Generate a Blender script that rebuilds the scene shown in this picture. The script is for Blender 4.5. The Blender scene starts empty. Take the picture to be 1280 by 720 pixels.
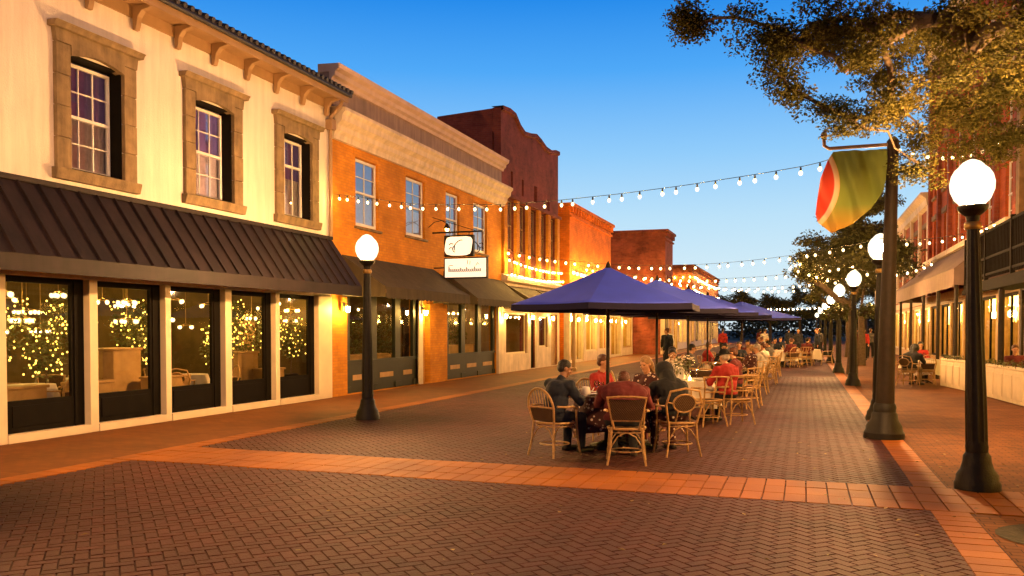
import bpy, math, random
from mathutils import Vector, Matrix, noise as mn
R = random.Random(7)
PI = math.pi
sc = bpy.context.scene
COL = sc.collection
def lerp(a, b, t): return a + (b - a) * t

# ------------------------------------------------------------------ materials
MATS = {}
def nt(name):
    m = bpy.data.materials.new(name); m.use_nodes = True
    n = m.node_tree.nodes; l = m.node_tree.links
    return m, n, l, n['Principled BSDF']
def mat(name, col, rough=.6, metal=0., var=.25, scale=6., bump=.15, bscale=40., spec=.5, tint=None, coat=0., island=0., streak=0.):
    """plain surface: base colour broken up by noise, plus a fine bump"""
    if name in MATS: return MATS[name]
    m, n, l, b = nt(name)
    tc = n.new('ShaderNodeTexCoord')
    nz = n.new('ShaderNodeTexNoise'); nz.inputs['Scale'].default_value = scale; nz.inputs['Detail'].default_value = 6
    l.new(tc.outputs['Object'], nz.inputs['Vector'])
    mx = n.new('ShaderNodeMix'); mx.data_type = 'RGBA'
    c2 = tint if tint else tuple(c * (1 - var) for c in col)
    mx.inputs[6].default_value = (*col, 1); mx.inputs[7].default_value = (*c2, 1)
    cr = n.new('ShaderNodeValToRGB'); cr.color_ramp.elements[0].position = .35; cr.color_ramp.elements[1].position = .68
    l.new(nz.outputs['Fac'], cr.inputs['Fac']); l.new(cr.outputs['Color'], mx.inputs[0])
    out = mx.outputs[2]
    if streak:   # rain streaks and grime running down the wall
        mp = n.new('ShaderNodeMapping'); mp.inputs['Scale'].default_value = (5, 5, .45); n3 = n.new('ShaderNodeTexNoise'); n3.inputs['Scale'].default_value = 1; n3.inputs['Detail'].default_value = 7; n3.inputs['Roughness'].default_value = .7
        l.new(tc.outputs['Object'], mp.inputs[0]); l.new(mp.outputs[0], n3.inputs['Vector'])
        r3 = n.new('ShaderNodeMapRange'); r3.inputs['From Min'].default_value = .38; r3.inputs['From Max'].default_value = .62; r3.inputs['To Min'].default_value = 1 - streak; r3.inputs['To Max'].default_value = 1.; l.new(n3.outputs['Fac'], r3.inputs['Value'])
        h3 = n.new('ShaderNodeHueSaturation'); l.new(r3.outputs[0], h3.inputs['Value']); l.new(out, h3.inputs['Color']); out = h3.outputs['Color']
    if island:
        g = n.new('ShaderNodeNewGeometry'); hs = n.new('ShaderNodeHueSaturation')
        mr = n.new('ShaderNodeMapRange'); mr.inputs['To Min'].default_value = 1 - island; mr.inputs['To Max'].default_value = 1 + island
        l.new(g.outputs['Random Per Island'], mr.inputs['Value']); l.new(mr.outputs['Result'], hs.inputs['Value'])
        l.new(out, hs.inputs['Color']); out = hs.outputs['Color']
    l.new(out, b.inputs['Base Color'])
    b.inputs['Roughness'].default_value = rough; b.inputs['Metallic'].default_value = metal
    b.inputs['Specular IOR Level'].default_value = spec; b.inputs['Coat Weight'].default_value = coat
    if bump:
        n2 = n.new('ShaderNodeTexNoise'); n2.inputs['Scale'].default_value = bscale; n2.inputs['Detail'].default_value = 4
        l.new(tc.outputs['Object'], n2.inputs['Vector'])
        bp = n.new('ShaderNodeBump'); bp.inputs['Strength'].default_value = bump; bp.inputs['Distance'].default_value = .02
        l.new(n2.outputs['Fac'], bp.inputs['Height']); l.new(bp.outputs['Normal'], b.inputs['Normal'])
    MATS[name] = m
    return m
def brickmat(name, c1, c2, mortar, bw=.22, bh=.075, flat=False, rough=.85, bump=.5, var=.35):
    """brick courses laid in object space: on walls along X+Y and Z, on the ground along X and Y"""
    m, n, l, b = nt(name)
    tc = n.new('ShaderNodeTexCoord'); s = n.new('ShaderNodeSeparateXYZ'); l.new(tc.outputs['Object'], s.inputs[0])
    cb = n.new('ShaderNodeCombineXYZ')
    if flat:
        l.new(s.outputs[0], cb.inputs[0]); l.new(s.outputs[1], cb.inputs[1])
    else:
        ad = n.new('ShaderNodeMath'); ad.operation = 'ADD'; l.new(s.outputs[0], ad.inputs[0]); l.new(s.outputs[1], ad.inputs[1])
        l.new(ad.outputs[0], cb.inputs[0]); l.new(s.outputs[2], cb.inputs[1])
    br = n.new('ShaderNodeTexBrick'); l.new(cb.outputs[0], br.inputs['Vector'])
    br.inputs['Scale'].default_value = 1; br.inputs['Brick Width'].default_value = bw; br.inputs['Row Height'].default_value = bh
    br.inputs['Mortar Size'].default_value = .006; br.inputs['Mortar Smooth'].default_value = .4; br.inputs['Bias'].default_value = -.1
    br.inputs['Color1'].default_value = (*c1, 1); br.inputs['Color2'].default_value = (*c2, 1); br.inputs['Mortar'].default_value = (*mortar, 1)
    nz = n.new('ShaderNodeTexNoise'); nz.inputs['Scale'].default_value = 1.1; nz.inputs['Detail'].default_value = 8; nz.inputs['Roughness'].default_value = .65
    l.new(tc.outputs['Object'], nz.inputs['Vector'])
    mr = n.new('ShaderNodeMapRange'); mr.inputs['From Min'].default_value = .3; mr.inputs['From Max'].default_value = .7
    mr.inputs['To Min'].default_value = 1 - var; mr.inputs['To Max'].default_value = 1 + var * .5; l.new(nz.outputs['Fac'], mr.inputs['Value'])
    hs = n.new('ShaderNodeHueSaturation'); l.new(mr.outputs[0], hs.inputs['Value']); l.new(br.outputs['Color'], hs.inputs['Color'])
    l.new(hs.outputs[0], b.inputs['Base Color']); b.inputs['Roughness'].default_value = rough; b.inputs['Specular IOR Level'].default_value = .18 if flat else .3
    bp = n.new('ShaderNodeBump'); bp.inputs['Strength'].default_value = bump; bp.inputs['Distance'].default_value = .01; bp.invert = True
    l.new(br.outputs['Fac'], bp.inputs['Height']); l.new(bp.outputs['Normal'], b.inputs['Normal'])
    MATS[name] = m
    return m
def emit(name, col, strength, sample=True):
    m, n, l, b = nt(name)
    b.inputs['Base Color'].default_value = (*col, 1); b.inputs['Emission Color'].default_value = (*col, 1)
    b.inputs['Emission Strength'].default_value = strength; b.inputs['Roughness'].default_value = .3
    if not sample: m.cycles.emission_sampling = 'NONE'
    MATS[name] = m
    return m
def glassmat(name, tint=(1, 1, 1), refl=.12, k=1.4):
    m = bpy.data.materials.new(name); m.use_nodes = True
    n = m.node_tree.nodes; l = m.node_tree.links; n.clear()
    o = n.new('ShaderNodeOutputMaterial'); t = n.new('ShaderNodeBsdfTransparent'); g = n.new('ShaderNodeBsdfGlossy')
    t.inputs[0].default_value = (*tint, 1); g.inputs['Roughness'].default_value = .02
    fr = n.new('ShaderNodeFresnel'); fr.inputs[0].default_value = 1.5
    a = n.new('ShaderNodeMath'); a.operation = 'MULTIPLY_ADD'; a.inputs[1].default_value = k; a.inputs[2].default_value = refl; a.use_clamp = True
    mx = n.new('ShaderNodeMixShader'); l.new(fr.outputs[0], a.inputs[0]); l.new(a.outputs[0], mx.inputs[0])
    tcn = n.new('ShaderNodeTexCoord'); nz = n.new('ShaderNodeTexNoise'); nz.inputs['Scale'].default_value = 1.6
    bp = n.new('ShaderNodeBump'); bp.inputs['Strength'].default_value = .04; l.new(tcn.outputs['Object'], nz.inputs['Vector'])
    l.new(nz.outputs['Fac'], bp.inputs['Height']); l.new(bp.outputs['Normal'], g.inputs['Normal'])
    l.new(t.outputs[0], mx.inputs[1]); l.new(g.outputs[0], mx.inputs[2]); l.new(mx.outputs[0], o.inputs[0])
    MATS[name] = m
    return m

stucco = mat('cream_stucco', (.74, .655, .58), .85, var=.14, scale=.8, bump=.45, bscale=45, streak=.16)
stone = mat('tan_stone', (.27, .185, .09), .85, var=.35, scale=5, bump=.5, bscale=30, streak=.35)
tan_wood = mat('tan_painted_wood', (.33, .20, .095), .6, var=.2, scale=3, bump=.1)
cream_paint = mat('cream_paint', (.68, .56, .36), .5, var=.12, scale=3, bump=.06)
black_wood = mat('black_green_wood', (.007, .0055, .003), .7, var=.3, bump=.08, spec=.08)
green_wood = mat('dark_green_wood', (.012, .016, .008), .5, var=.3, bump=.08, spec=.25)
awn_metal = mat('brown_metal_roofing', (.021, .0115, .0125), .65, .0, streak=.45, var=.5, scale=2.5, bump=.08, spec=.3)
awn_cloth = mat('olive_canvas', (.060, .042, .018), .9, streak=.3, var=.25, scale=3, bump=.2, bscale=90)
awn_grey = mat('grey_canvas', (.17, .115, .095), .9, var=.2, scale=3, bump=.2, bscale=90)
roof_tile = mat('dark_roof_tile', (.030, .028, .035), .5, var=.4, scale=8, bump=.3)
orange_brick = brickmat('orange_brick', (.60, .235, .016), (.50, .18, .013), (.40, .17, .03), bump=.25)
vivid_brick = brickmat('vivid_orange_brick', (.78, .20, .014), (.66, .155, .012), (.40, .13, .03), bw=.3, bh=.1, var=.4, bump=.3)
red_brick = brickmat('dark_red_brick', (.22, .050, .034), (.16, .036, .028), (.17, .07, .05), var=.5)
far_brick = brickmat('worn_orange_brick', (.42, .115, .035), (.32, .08, .026), (.26, .11, .05), bw=.3, bh=.1, var=.6)
far_brick_dark = brickmat('worn_brown_brick', (.30, .070, .035), (.21, .046, .028), (.2, .1, .06), bw=.3, bh=.1, var=.6)
par_tan = mat('taupe_parapet_paint', (.36, .25, .19), .8, streak=.3, var=.2, scale=2, bump=.2)
par_cream = mat('cream_cornice_paint', (.74, .60, .44), .7, streak=.22, var=.2, scale=3, bump=.15)
par_pink = mat('pinkish_cornice_paint', (.58, .42, .33), .7, var=.2, scale=3, bump=.15)
white_sash = mat('white_sash_paint', (.72, .68, .66), .5, var=.1, bump=0)
violet = mat('violet_sky_reflection', (.27, .23, .80), .8, var=.15, bump=.1)
curtain = mat('white_curtain', (.84, .80, .84), .9, var=.18, scale=9, bump=.3, bscale=14)
dark_room = mat('dark_room_surface', (.05, .042, .05), .9, var=.2, bump=0)
glass = glassmat('shop_glass', (.97, .96, .88), .02, .45)
sky_glass = glassmat('window_glass', (.86, .82, .95), .26)
iron = mat('black_cast_iron', (.009, .007, .005), .5, .0, var=.4, scale=14, bump=.3, bscale=60, spec=.3)
pole_paint = mat('brown_pole_paint', (.020, .011, .005), .6, .0, var=.4, scale=9, bump=.3, bscale=50, spec=.25)
brass = mat('tarnished_brass', (.35, .22, .07), .4, .8, var=.3, bump=.05)
wire = mat('black_cable', (.012, .012, .012), .6, var=0, bump=0)
navy = mat('blue_umbrella_canvas', (.052, .095, .92), .75, var=.12, scale=2.5, bump=.15, bscale=120)
navy_trim = mat('dark_blue_trim', (.010, .009, .045), .95, var=.2, bump=.1)
rattan = mat('honey_rattan', (.50, .29, .10), .42, var=.4, scale=22, bump=.3, bscale=90)
weave = brickmat('rattan_weave', (.34, .20, .08), (.24, .13, .05), (.06, .03, .015), bw=.028, bh=.014, bump=.9)
wood_table = mat('varnished_table_wood', (.16, .075, .03), .3, var=.35, scale=8, bump=.05)
white_cloth = mat('white_table_linen', (.66, .58, .48), .85, var=.1, scale=5, bump=.2, bscale=25)
china = mat('white_china', (.75, .72, .68), .2, var=.03, bump=0)
tumbler = glassmat('drinking_glass', (.93, .93, .9), .12)
counter_mat = mat('honey_counter_wood', (.42, .25, .09), .6, var=.3, scale=4)
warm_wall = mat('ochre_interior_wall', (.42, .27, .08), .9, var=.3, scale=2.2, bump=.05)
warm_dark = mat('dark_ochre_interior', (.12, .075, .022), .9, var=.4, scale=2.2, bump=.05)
floor_mat = mat('dark_interior_floor', (.10, .055, .025), .5, var=.3)
leafm = mat('tree_leaf', (.098, .082, .014), .8, var=.45, scale=1.4, bump=0, tint=(.055, .056, .012), island=.45, spec=.15)
matte_iron = mat('matte_black_iron', (.010, .008, .007), .9, var=.3, bump=.05, spec=.08)
def leafy(m, k=.38):
    n = m.node_tree.nodes; l = m.node_tree.links; b = n['Principled BSDF']; o = next(q for q in n if q.type == 'OUTPUT_MATERIAL')
    t = n.new('ShaderNodeBsdfTranslucent'); mx = n.new('ShaderNodeMixShader'); mx.inputs[0].default_value = k
    l.new(b.inputs['Base Color'].links[0].from_socket, t.inputs[0]); l.new(b.outputs[0], mx.inputs[1]); l.new(t.outputs[0], mx.inputs[2]); l.new(mx.outputs[0], o.inputs[0])
leafy(leafm)
leaf2 = mat('dark_tree_leaf', (.075, .075, .018), .6, var=.45, scale=1.2, bump=0, island=.4)
plantm = mat('houseplant_leaf', (.09, .10, .02), .5, var=.4, scale=3, bump=0, island=.4)
bark = mat('tree_bark', (.11, .075, .045), .95, var=.4, scale=12, bump=.8, bscale=22)
shadow_patch_m = mat('dark_shadow_patch', (.055, .048, .022), .95, var=.5, scale=10, bump=.8, bscale=35)
hillm = mat('far_hill_green', (.03, .04, .02), .95, var=.4, scale=.05, bump=0)

WARM = (1., .50, .13)
globe_m = emit('lamp_globe_glow', (1., .525, .11), 620)
bulb_m = emit('bulb_glow', (1., .56, .12), 140)
bulb_far = emit('far_bulb_glow', (1., .54, .14), 110)
bulb_white = emit('pale_bulb_glow', (1., .78, .52), 30, False)
room_bulb = emit('room_bulb_glow', (1., .58, .12), 60)
icicle_m = emit('icicle_glow', (1., .60, .12), 14, True)
glitter_m = emit('glitter_glow', (1., .62, .10), 5)
def shellmat(name, col, strength, clear=.6):
    # frosted glass round a lamp: lets most light through and glows softly itself
    m = bpy.data.materials.new(name); m.use_nodes = True; n = m.node_tree.nodes; l = m.node_tree.links; n.clear()
    o = n.new('ShaderNodeOutputMaterial'); t = n.new('ShaderNodeBsdfTransparent'); e = n.new('ShaderNodeEmission'); mx = n.new('ShaderNodeMixShader')
    e.inputs[0].default_value = (*col, 1); e.inputs[1].default_value = strength; mx.inputs[0].default_value = 1 - clear
    l.new(t.outputs[0], mx.inputs[1]); l.new(e.outputs[0], mx.inputs[2]); l.new(mx.outputs[0], o.inputs[0]); m.cycles.emission_sampling = 'NONE'
    return m
globe_shell = shellmat('frosted_globe_glass', (1., .84, .58), 3.4); bulb_shell = shellmat('bulb_glass', (1., .70, .32), 4.2)
globe_core = emit('globe_lamp_core', (1., .50, .17), 9800); bulb_core = emit('bulb_core', (1., .56, .12), 4200); far_core = emit('far_bulb_core', (1., .54, .12), 2600)
room_core = emit('room_bulb_core', (1., .58, .12), 900)
lantern_m = emit('added_lantern_glow', (1., .56, .12), 900)
far_star = emit('far_bright_bulb_glow', (1., .50, .10), 260)
sign_m = emit('sign_face_glow', (1., .86, .66), .95)

# ------------------------------------------------------------------ mesh builder
class MB:
    def __init__(s): s.v = []; s.f = []; s.m = []; s.k = 0
    def mi(s, k): s.k = k; return s
    def poly(s, pts):
        b = len(s.v); s.v += [tuple(p) for p in pts]; s.f.append(tuple(range(b, b + len(pts)))); s.m.append(s.k)
    def box(s, x0, x1, y0, y1, z0, z1):
        if x0 > x1: x0, x1 = x1, x0
        if y0 > y1: y0, y1 = y1, y0
        b = len(s.v)
        s.v += [(x0,y0,z0),(x1,y0,z0),(x1,y1,z0),(x0,y1,z0),(x0,y0,z1),(x1,y0,z1),(x1,y1,z1),(x0,y1,z1)]
        for q in ((3,2,1,0),(4,5,6,7),(0,1,5,4),(1,2,6,5),(2,3,7,6),(3,0,4,7)):
            s.f.append(tuple(b + i for i in q)); s.m.append(s.k)
        return s
    def prism(s, prof, y0, y1):
        """profile in (x,z), extruded along y"""
        n = len(prof); b = len(s.v)
        a = sum(prof[i][0]*prof[(i+1)%n][1] - prof[(i+1)%n][0]*prof[i][1] for i in range(n))
        if a < 0: prof = prof[::-1]
        s.v += [(x, y0, z) for x, z in prof] + [(x, y1, z) for x, z in prof]
        s.f.append(tuple(b + i for i in range(n))); s.m.append(s.k)
        s.f.append(tuple(b + n + i for i in reversed(range(n)))); s.m.append(s.k)
        for i in range(n):
            j = (i + 1) % n
            s.f.append((b + j, b + i, b + n + i, b + n + j)); s.m.append(s.k)
        return s
    def tube(s, pts, r, seg=8, cap=True, closed=False):
        pts = [Vector(p) for p in pts]; n = len(pts)
        rr = r if isinstance(r, (list, tuple)) else [r] * n
        b = len(s.v); up = None
        for i, p in enumerate(pts):
            if closed: t = (pts[(i + 1) % n] - pts[i - 1])
            else: t = (pts[min(i + 1, n - 1)] - pts[max(i - 1, 0)])
            t.normalize()
            if up is None:
                up = Vector((0, 0, 1)) if abs(t.z) < .9 else Vector((1, 0, 0))
            x = t.cross(up)
            if x.length < 1e-4: x = t.cross(Vector((0, 1, 0)))
            x.normalize(); y = x.cross(t).normalized(); up = y
            for k in range(seg):
                a = 2 * PI * k / seg
                q = p + (x * math.cos(a) + y * math.sin(a)) * rr[i]; s.v.append(tuple(q))
        m = n if closed else n - 1
        for i in range(m):
            j = (i + 1) % n
            for k in range(seg):
                k2 = (k + 1) % seg
                s.f.append((b + i*seg + k, b + i*seg + k2, b + j*seg + k2, b + j*seg + k)[::-1]); s.m.append(s.k)
        if cap and not closed:
            s.f.append(tuple(b + k for k in range(seg))); s.m.append(s.k)
            s.f.append(tuple(b + (n - 1)*seg + k for k in reversed(range(seg)))); s.m.append(s.k)
        return s
    def lathe(s, prof, c=(0, 0, 0), seg=20, ell=(1, 1), flute=0):
        b = len(s.v); n = len(prof)
        for r, z in prof:
            for k in range(seg):
                a = 2 * PI * k / seg
                q = r * (1 - flute * (k % 2))
                s.v.append((c[0] + q * ell[0] * math.cos(a), c[1] + q * ell[1] * math.sin(a), c[2] + z))
        for i in range(n - 1):
            for k in range(seg):
                k2 = (k + 1) % seg
                s.f.append((b + i*seg + k, b + i*seg + k2, b + (i+1)*seg + k2, b + (i+1)*seg + k)); s.m.append(s.k)
        s.f.append(tuple(b + k for k in reversed(range(seg)))); s.m.append(s.k)
        s.f.append(tuple(b + (n-1)*seg + k for k in range(seg))); s.m.append(s.k)
        return s
    def ell(s, c, r, rot=None, seg=12, rings=8):
        b = len(s.v); c = Vector(c); Mx = rot if rot else Matrix.Identity(3)
        P = []
        for i in range(1, rings):
            th = PI * i / rings
            for k in range(seg):
                a = 2 * PI * k / seg
                P.append(Vector((r[0]*math.sin(th)*math.cos(a), r[1]*math.sin(th)*math.sin(a), r[2]*math.cos(th))))
        P.append(Vector((0, 0, r[2]))); P.append(Vector((0, 0, -r[2])))
        s.v += [tuple(c + Mx @ p) for p in P]
        for i in range(rings - 2):
            for k in range(seg):
                k2 = (k + 1) % seg
                s.f.append((b + i*seg + k, b + (i+1)*seg + k, b + (i+1)*seg + k2, b + i*seg + k2)); s.m.append(s.k)
        t = b + (rings - 1)*seg
        for k in range(seg):
            k2 = (k + 1) % seg
            s.f.append((t, b + k, b + k2)); s.m.append(s.k)
            s.f.append((t + 1, b + (rings-2)*seg + k2, b + (rings-2)*seg + k)); s.m.append(s.k)
        return s
    def weld(s):
        ix = {}; mp = []; nv = []
        for p in s.v:
            k = (round(p[0], 4), round(p[1], 4), round(p[2], 4))
            if k not in ix: ix[k] = len(nv); nv.append(p)
            mp.append(ix[k])
        s.v = nv; s.f = [tuple(mp[i] for i in f) for f in s.f]; return s
    def mesh(s, name, mats, smooth=None):
        me = bpy.data.meshes.new(name); me.from_pydata(s.v, [], s.f)
        for m in (mats if isinstance(mats, (list, tuple)) else [mats]): me.materials.append(m)
        if s.k or any(s.m): me.polygons.foreach_set('material_index', s.m)
        if smooth is not None:
            me.polygons.foreach_set('use_smooth', [True] * len(s.f)); me.set_sharp_from_angle(angle=math.radians(smooth))
        me.update()
        return me
    def build(s, name, mats, parent=None, smooth=None, bevel=0., loc=None, rz=0.):
        return link(s.mesh(name, mats, smooth), name, parent, bevel, loc, rz)
def link(me, name, parent=None, bevel=0., loc=None, rz=0.):
    o = bpy.data.objects.new(name, me); COL.objects.link(o); reg(o, parent)
    if loc: o.location = loc
    if rz: o.rotation_euler.z = rz
    if bevel:
        b = o.modifiers.new('bevel', 'BEVEL'); b.width = bevel; b.segments = 2; b.limit_method = 'ANGLE'
    return o
def tag(o, label=None, cat=None, group=None, kind=None):
    if label: o['label'] = label
    if cat: o['category'] = cat
    if group: o['group'] = group
    if kind: o['kind'] = kind
    return o
def empty(name, loc=(0, 0, 0), rz=0., label=None, cat=None, group=None):
    o = bpy.data.objects.new(name, None); COL.objects.link(o); o.location = loc; o.rotation_euler.z = rz
    o.empty_display_size = .1
    return tag(o, label, cat, group)
KIDS = {}
def reg(c, par):
    c.parent = par
    if par is not None: KIDS.setdefault(par.name, []).append(c)
    return c
def kids(o): return KIDS.get(o.name, [])
def copy_tree(o, loc=None, rz=None, label=None, parent=None, scale=None):
    c = o.copy(); COL.objects.link(c); reg(c, parent)
    for ch in list(kids(o)): copy_tree(ch, parent=c)
    if loc is not None: c.location = loc
    if rz is not None: c.rotation_euler.z = rz
    if label: c['label'] = label
    if scale: c.scale = scale
    return c

# ------------------------------------------------------------------ world and camera
SUN_EL, SUN_ROT = math.radians(3), math.radians(138)
w = bpy.data.worlds.new("World"); sc.world = w; w.use_nodes = True
n = w.node_tree.nodes; l = w.node_tree.links; n.clear()
wo = n.new('ShaderNodeOutputWorld'); bg = n.new('ShaderNodeBackground')
sky = n.new('ShaderNodeTexSky'); sky.sky_type = 'NISHITA'; sky.sun_disc = False
sky.sun_elevation = SUN_EL; sky.sun_rotation = SUN_ROT; sky.altitude = 100
sm = n.new('ShaderNodeMix'); sm.data_type = 'RGBA'; sm.blend_type = 'ADD'; sm.inputs[0].default_value = 1
tc = n.new('ShaderNodeTexCoord'); sx = n.new('ShaderNodeSeparateXYZ'); l.new(tc.outputs['Generated'], sx.inputs[0])
ramp = n.new('ShaderNodeValToRGB'); cr = ramp.color_ramp
stops = [(0., (.72, .85, .90)), (.06, (.66, .84, .93)), (.13, (.49, .75, .95)), (.20, (.28, .60, .96)), (.29, (.075, .39, .93)), (.38, (.0, .22, .80)), (.5, (.0, .10, .42)), (.6, (.002, .045, .20)), (1., (.002, .02, .10))]
while len(cr.elements) < len(stops): cr.elements.new(.5)
for e, (p, c) in zip(cr.elements, stops): e.position = p; e.color = (*c, 1)
l.new(sx.outputs[2], ramp.inputs[0])
v0 = n.new('ShaderNodeVectorMath'); v0.operation = 'SCALE'; v0.inputs['Scale'].default_value = .004; l.new(sky.outputs[0], v0.inputs[0])
l.new(v0.outputs[0], sm.inputs[6]); l.new(ramp.outputs[0], sm.inputs[7])
# the afterglow lies ahead, up the street; the sky behind the viewer is already dark
af = n.new('ShaderNodeMapRange'); af.interpolation_type = 'SMOOTHSTEP'; af.inputs['From Min'].default_value = -.3; af.inputs['From Max'].default_value = .5
af.inputs['To Min'].default_value = .22; af.inputs['To Max'].default_value = 1.; l.new(sx.outputs[1], af.inputs['Value'])
v1 = n.new('ShaderNodeVectorMath'); v1.operation = 'SCALE'; l.new(sm.outputs[2], v1.inputs[0]); l.new(af.outputs[0], v1.inputs['Scale'])
l.new(v1.outputs[0], bg.inputs[0]); bg.inputs[1].default_value = 1.
l.new(bg.outputs[0], wo.inputs[0])
sl = bpy.data.lights.new('dusk_sun', 'SUN'); sl.energy = .42; sl.angle = math.radians(25); sl.color = (1, .66, .70)
so = bpy.data.objects.new('dusk_sun', sl); COL.objects.link(so)
so.rotation_euler = (math.radians(68), 0, math.radians(48))

cam = bpy.data.cameras.new('camera'); co = bpy.data.objects.new('camera', cam); COL.objects.link(co)
cam.sensor_width = 36; cam.lens = 36 * 1053 / 1280; cam.shift_y = .06217; cam.clip_end = 3000; cam.clip_start = .05
co.location = (0, 0, 1.7); co.rotation_euler = (math.radians(90 - 1.5), 0, math.radians(19.1))
sc.camera = co
sc.view_settings.view_transform = 'Standard'; sc.view_settings.look = 'None'; sc.view_settings.exposure = 0; sc.view_settings.gamma = 1
sc.cycles.use_denoising = True; sc.cycles.sample_clamp_indirect = 4; sc.cycles.max_bounces = 6
sc.cycles.transparent_max_bounces = 16; sc.cycles.use_light_tree = True; sc.cycles.caustics_reflective = False; sc.cycles.caustics_refractive = False

# ------------------------------------------------------------------ ground
paver_red = mat('red_brown_paver', (.078, .0185, .0140), .7, var=.3, scale=.5, bump=.4, bscale=50, tint=(.046, .0115, .009), island=.20, spec=.3)
paver_org = mat('orange_paver', (.36, .108, .010), .66, var=.3, scale=.9, bump=.3, bscale=60, tint=(.22, .064, .009), island=.12, spec=.25)
joint = mat('dark_paving_joint', (.050, .015, .009), .95, var=.3)
walk_m = brickmat('brown_sidewalk_brick', (.20, .064, .012), (.155, .050, .011), (.12, .045, .013), bw=.2, bh=.1, flat=True, rough=.7, bump=.15, var=.3)
prom_m = brickmat('warm_promenade_brick', (.22, .076, .014), (.15, .050, .012), (.06, .024, .009), bw=.2, bh=.1, flat=True, rough=.85, bump=.8, var=.4)
plaza_far = brickmat('far_plaza_brick', (.078, .0185, .0140), (.060, .0145, .011), (.04, .011, .008), bw=.2, bh=.1, flat=True, rough=.85, bump=.5, var=.3)
def sheet(name, x0, x1, y0, y1, z, m):
    b = MB(); b.poly([(x0,y0,z),(x1,y0,z),(x1,y1,z),(x0,y1,z)]); return tag(b.build(name, m), kind='structure')
sheet('ground', -900, 900, -300, 1500, -.03, hillm)
sheet('street', -30, 30, -12, 135, -.011, joint)
def paver(b, cx, cy, lx, ly, rot=0., z=0., h=.012, ch=.005):
    """one paver: chamfered top standing a little proud of the joint bed"""
    z += R.uniform(-.0012, .0012) + .0045*mn.noise(Vector((cx*.9, cy*.9, 0))); rot += R.gauss(0, .008); tx, ty = R.uniform(-.003, .003), R.uniform(-.003, .003)
    c, s_ = math.cos(rot), math.sin(rot); k = len(b.v)
    for (ex, zz) in ((0, z - h), (ch, z)):
        for sx_, sy_ in ((-1,-1),(1,-1),(1,1),(-1,1)):
            x = sx_ * (lx/2 - ex); y = sy_ * (ly/2 - ex)
            b.v.append((cx + x*c - y*s_, cy + x*s_ + y*c, zz + x*tx + y*ty))
    b.f.append((k+4, k+5, k+6, k+7)); b.m.append(0)
    for i in range(4):
        j = (i + 1) % 4; b.f.append((k+i, k+j, k+4+j, k+4+i)); b.m.append(0)
def herring(name, x0, x1, y0, y1, m):
    """45 degree herringbone of 20 x 10 cm bricks"""
    b = MB(); W = .1; L = .2; g = .006; a = PI / 4; ca, sa = math.cos(a), math.sin(a)
    cx0, cy0 = (x0 + x1)/2, (y0 + y1)/2; rad = math.hypot(x1 - x0, y1 - y0)/2 + .5
    N = int(rad / W) + 2
    for i in range(-N, N):
        for j in range(-N, N):
            r = (i - j) % 4
            if r == 0: u, v, lx, ly = (i + 1)*W, (j + .5)*W, L - g, W - g
            elif r == 3: u, v, lx, ly = (i + .5)*W, (j + 1)*W, W - g, L - g
            else: continue
            X = cx0 + u*ca - v*sa; Y = cy0 + u*sa + v*ca
            if x0 - .05 < X < x1 + .05 and y0 - .05 < Y < y1 + .05:
                paver(b, X, Y, lx, ly, a)
    return tag(b.build(name, m), kind='structure')
XL0, XL1, XR0, XR1 = -8.62, -8.27, 1.13, 1.47
BY0, BY1 = 8.72, 9.98
herring('plaza_paving', XL1, XR0, 3.2, BY0, paver_red)
herring('plaza_paving', XL1, XR0, BY1, 20, paver_red)
herring('plaza_paving', XL1, XR0, 20.1, 32, paver_red)
sheet('plaza_paving', XL1 + .01, XR0 - .01, 32.02, 135, -.002, plaza_far)
sheet('plaza_paving', XL1 + .01, XR0 - .01, -12, 3.2, -.002, plaza_far)
b = MB()
y = BY0 + .21
while y < BY1 - .1:
    x = XL0 + .11
    while x < 9:
        paver(b, x, y, .204, .412, z=.006, h=.02); x += .211
    y += .42
tag(b.build('paving_band', paver_org), kind='structure')
for (x0, x1) in ((XL0, XL1), (XR0, XR1)):
    b = MB(); y = -3.
    while y < 70:
        if not (BY0 - .105 < y < BY1 + .1):
            paver(b, (x0 + x1)/2, y, x1 - x0 - .008, .204, z=.0065, h=.02)
        y += .211
    tag(b.build('paving_border', paver_org), kind='structure')
    sheet('paving_border', x0, x1, 70.2, 135, -.003, paver_org)
sheet('left_sidewalk', -11.3, XL0 - .006, -12, 135, -.001, walk_m)
sheet('right_promenade', XR1 + .006, 6.2, BY1 + .006, 135, -.002, prom_m)
sheet('right_promenade', XR1 + .006, 6.2, -12, BY0 - .01, -.002, prom_m)
# dark oval painted for a ground shadow, a flat bed round the near tree
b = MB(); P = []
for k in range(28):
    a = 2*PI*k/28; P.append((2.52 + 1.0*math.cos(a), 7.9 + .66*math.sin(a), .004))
b.poly(P); layer = tag(b.build('shadow_patch', shadow_patch_m), kind='structure')

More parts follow.
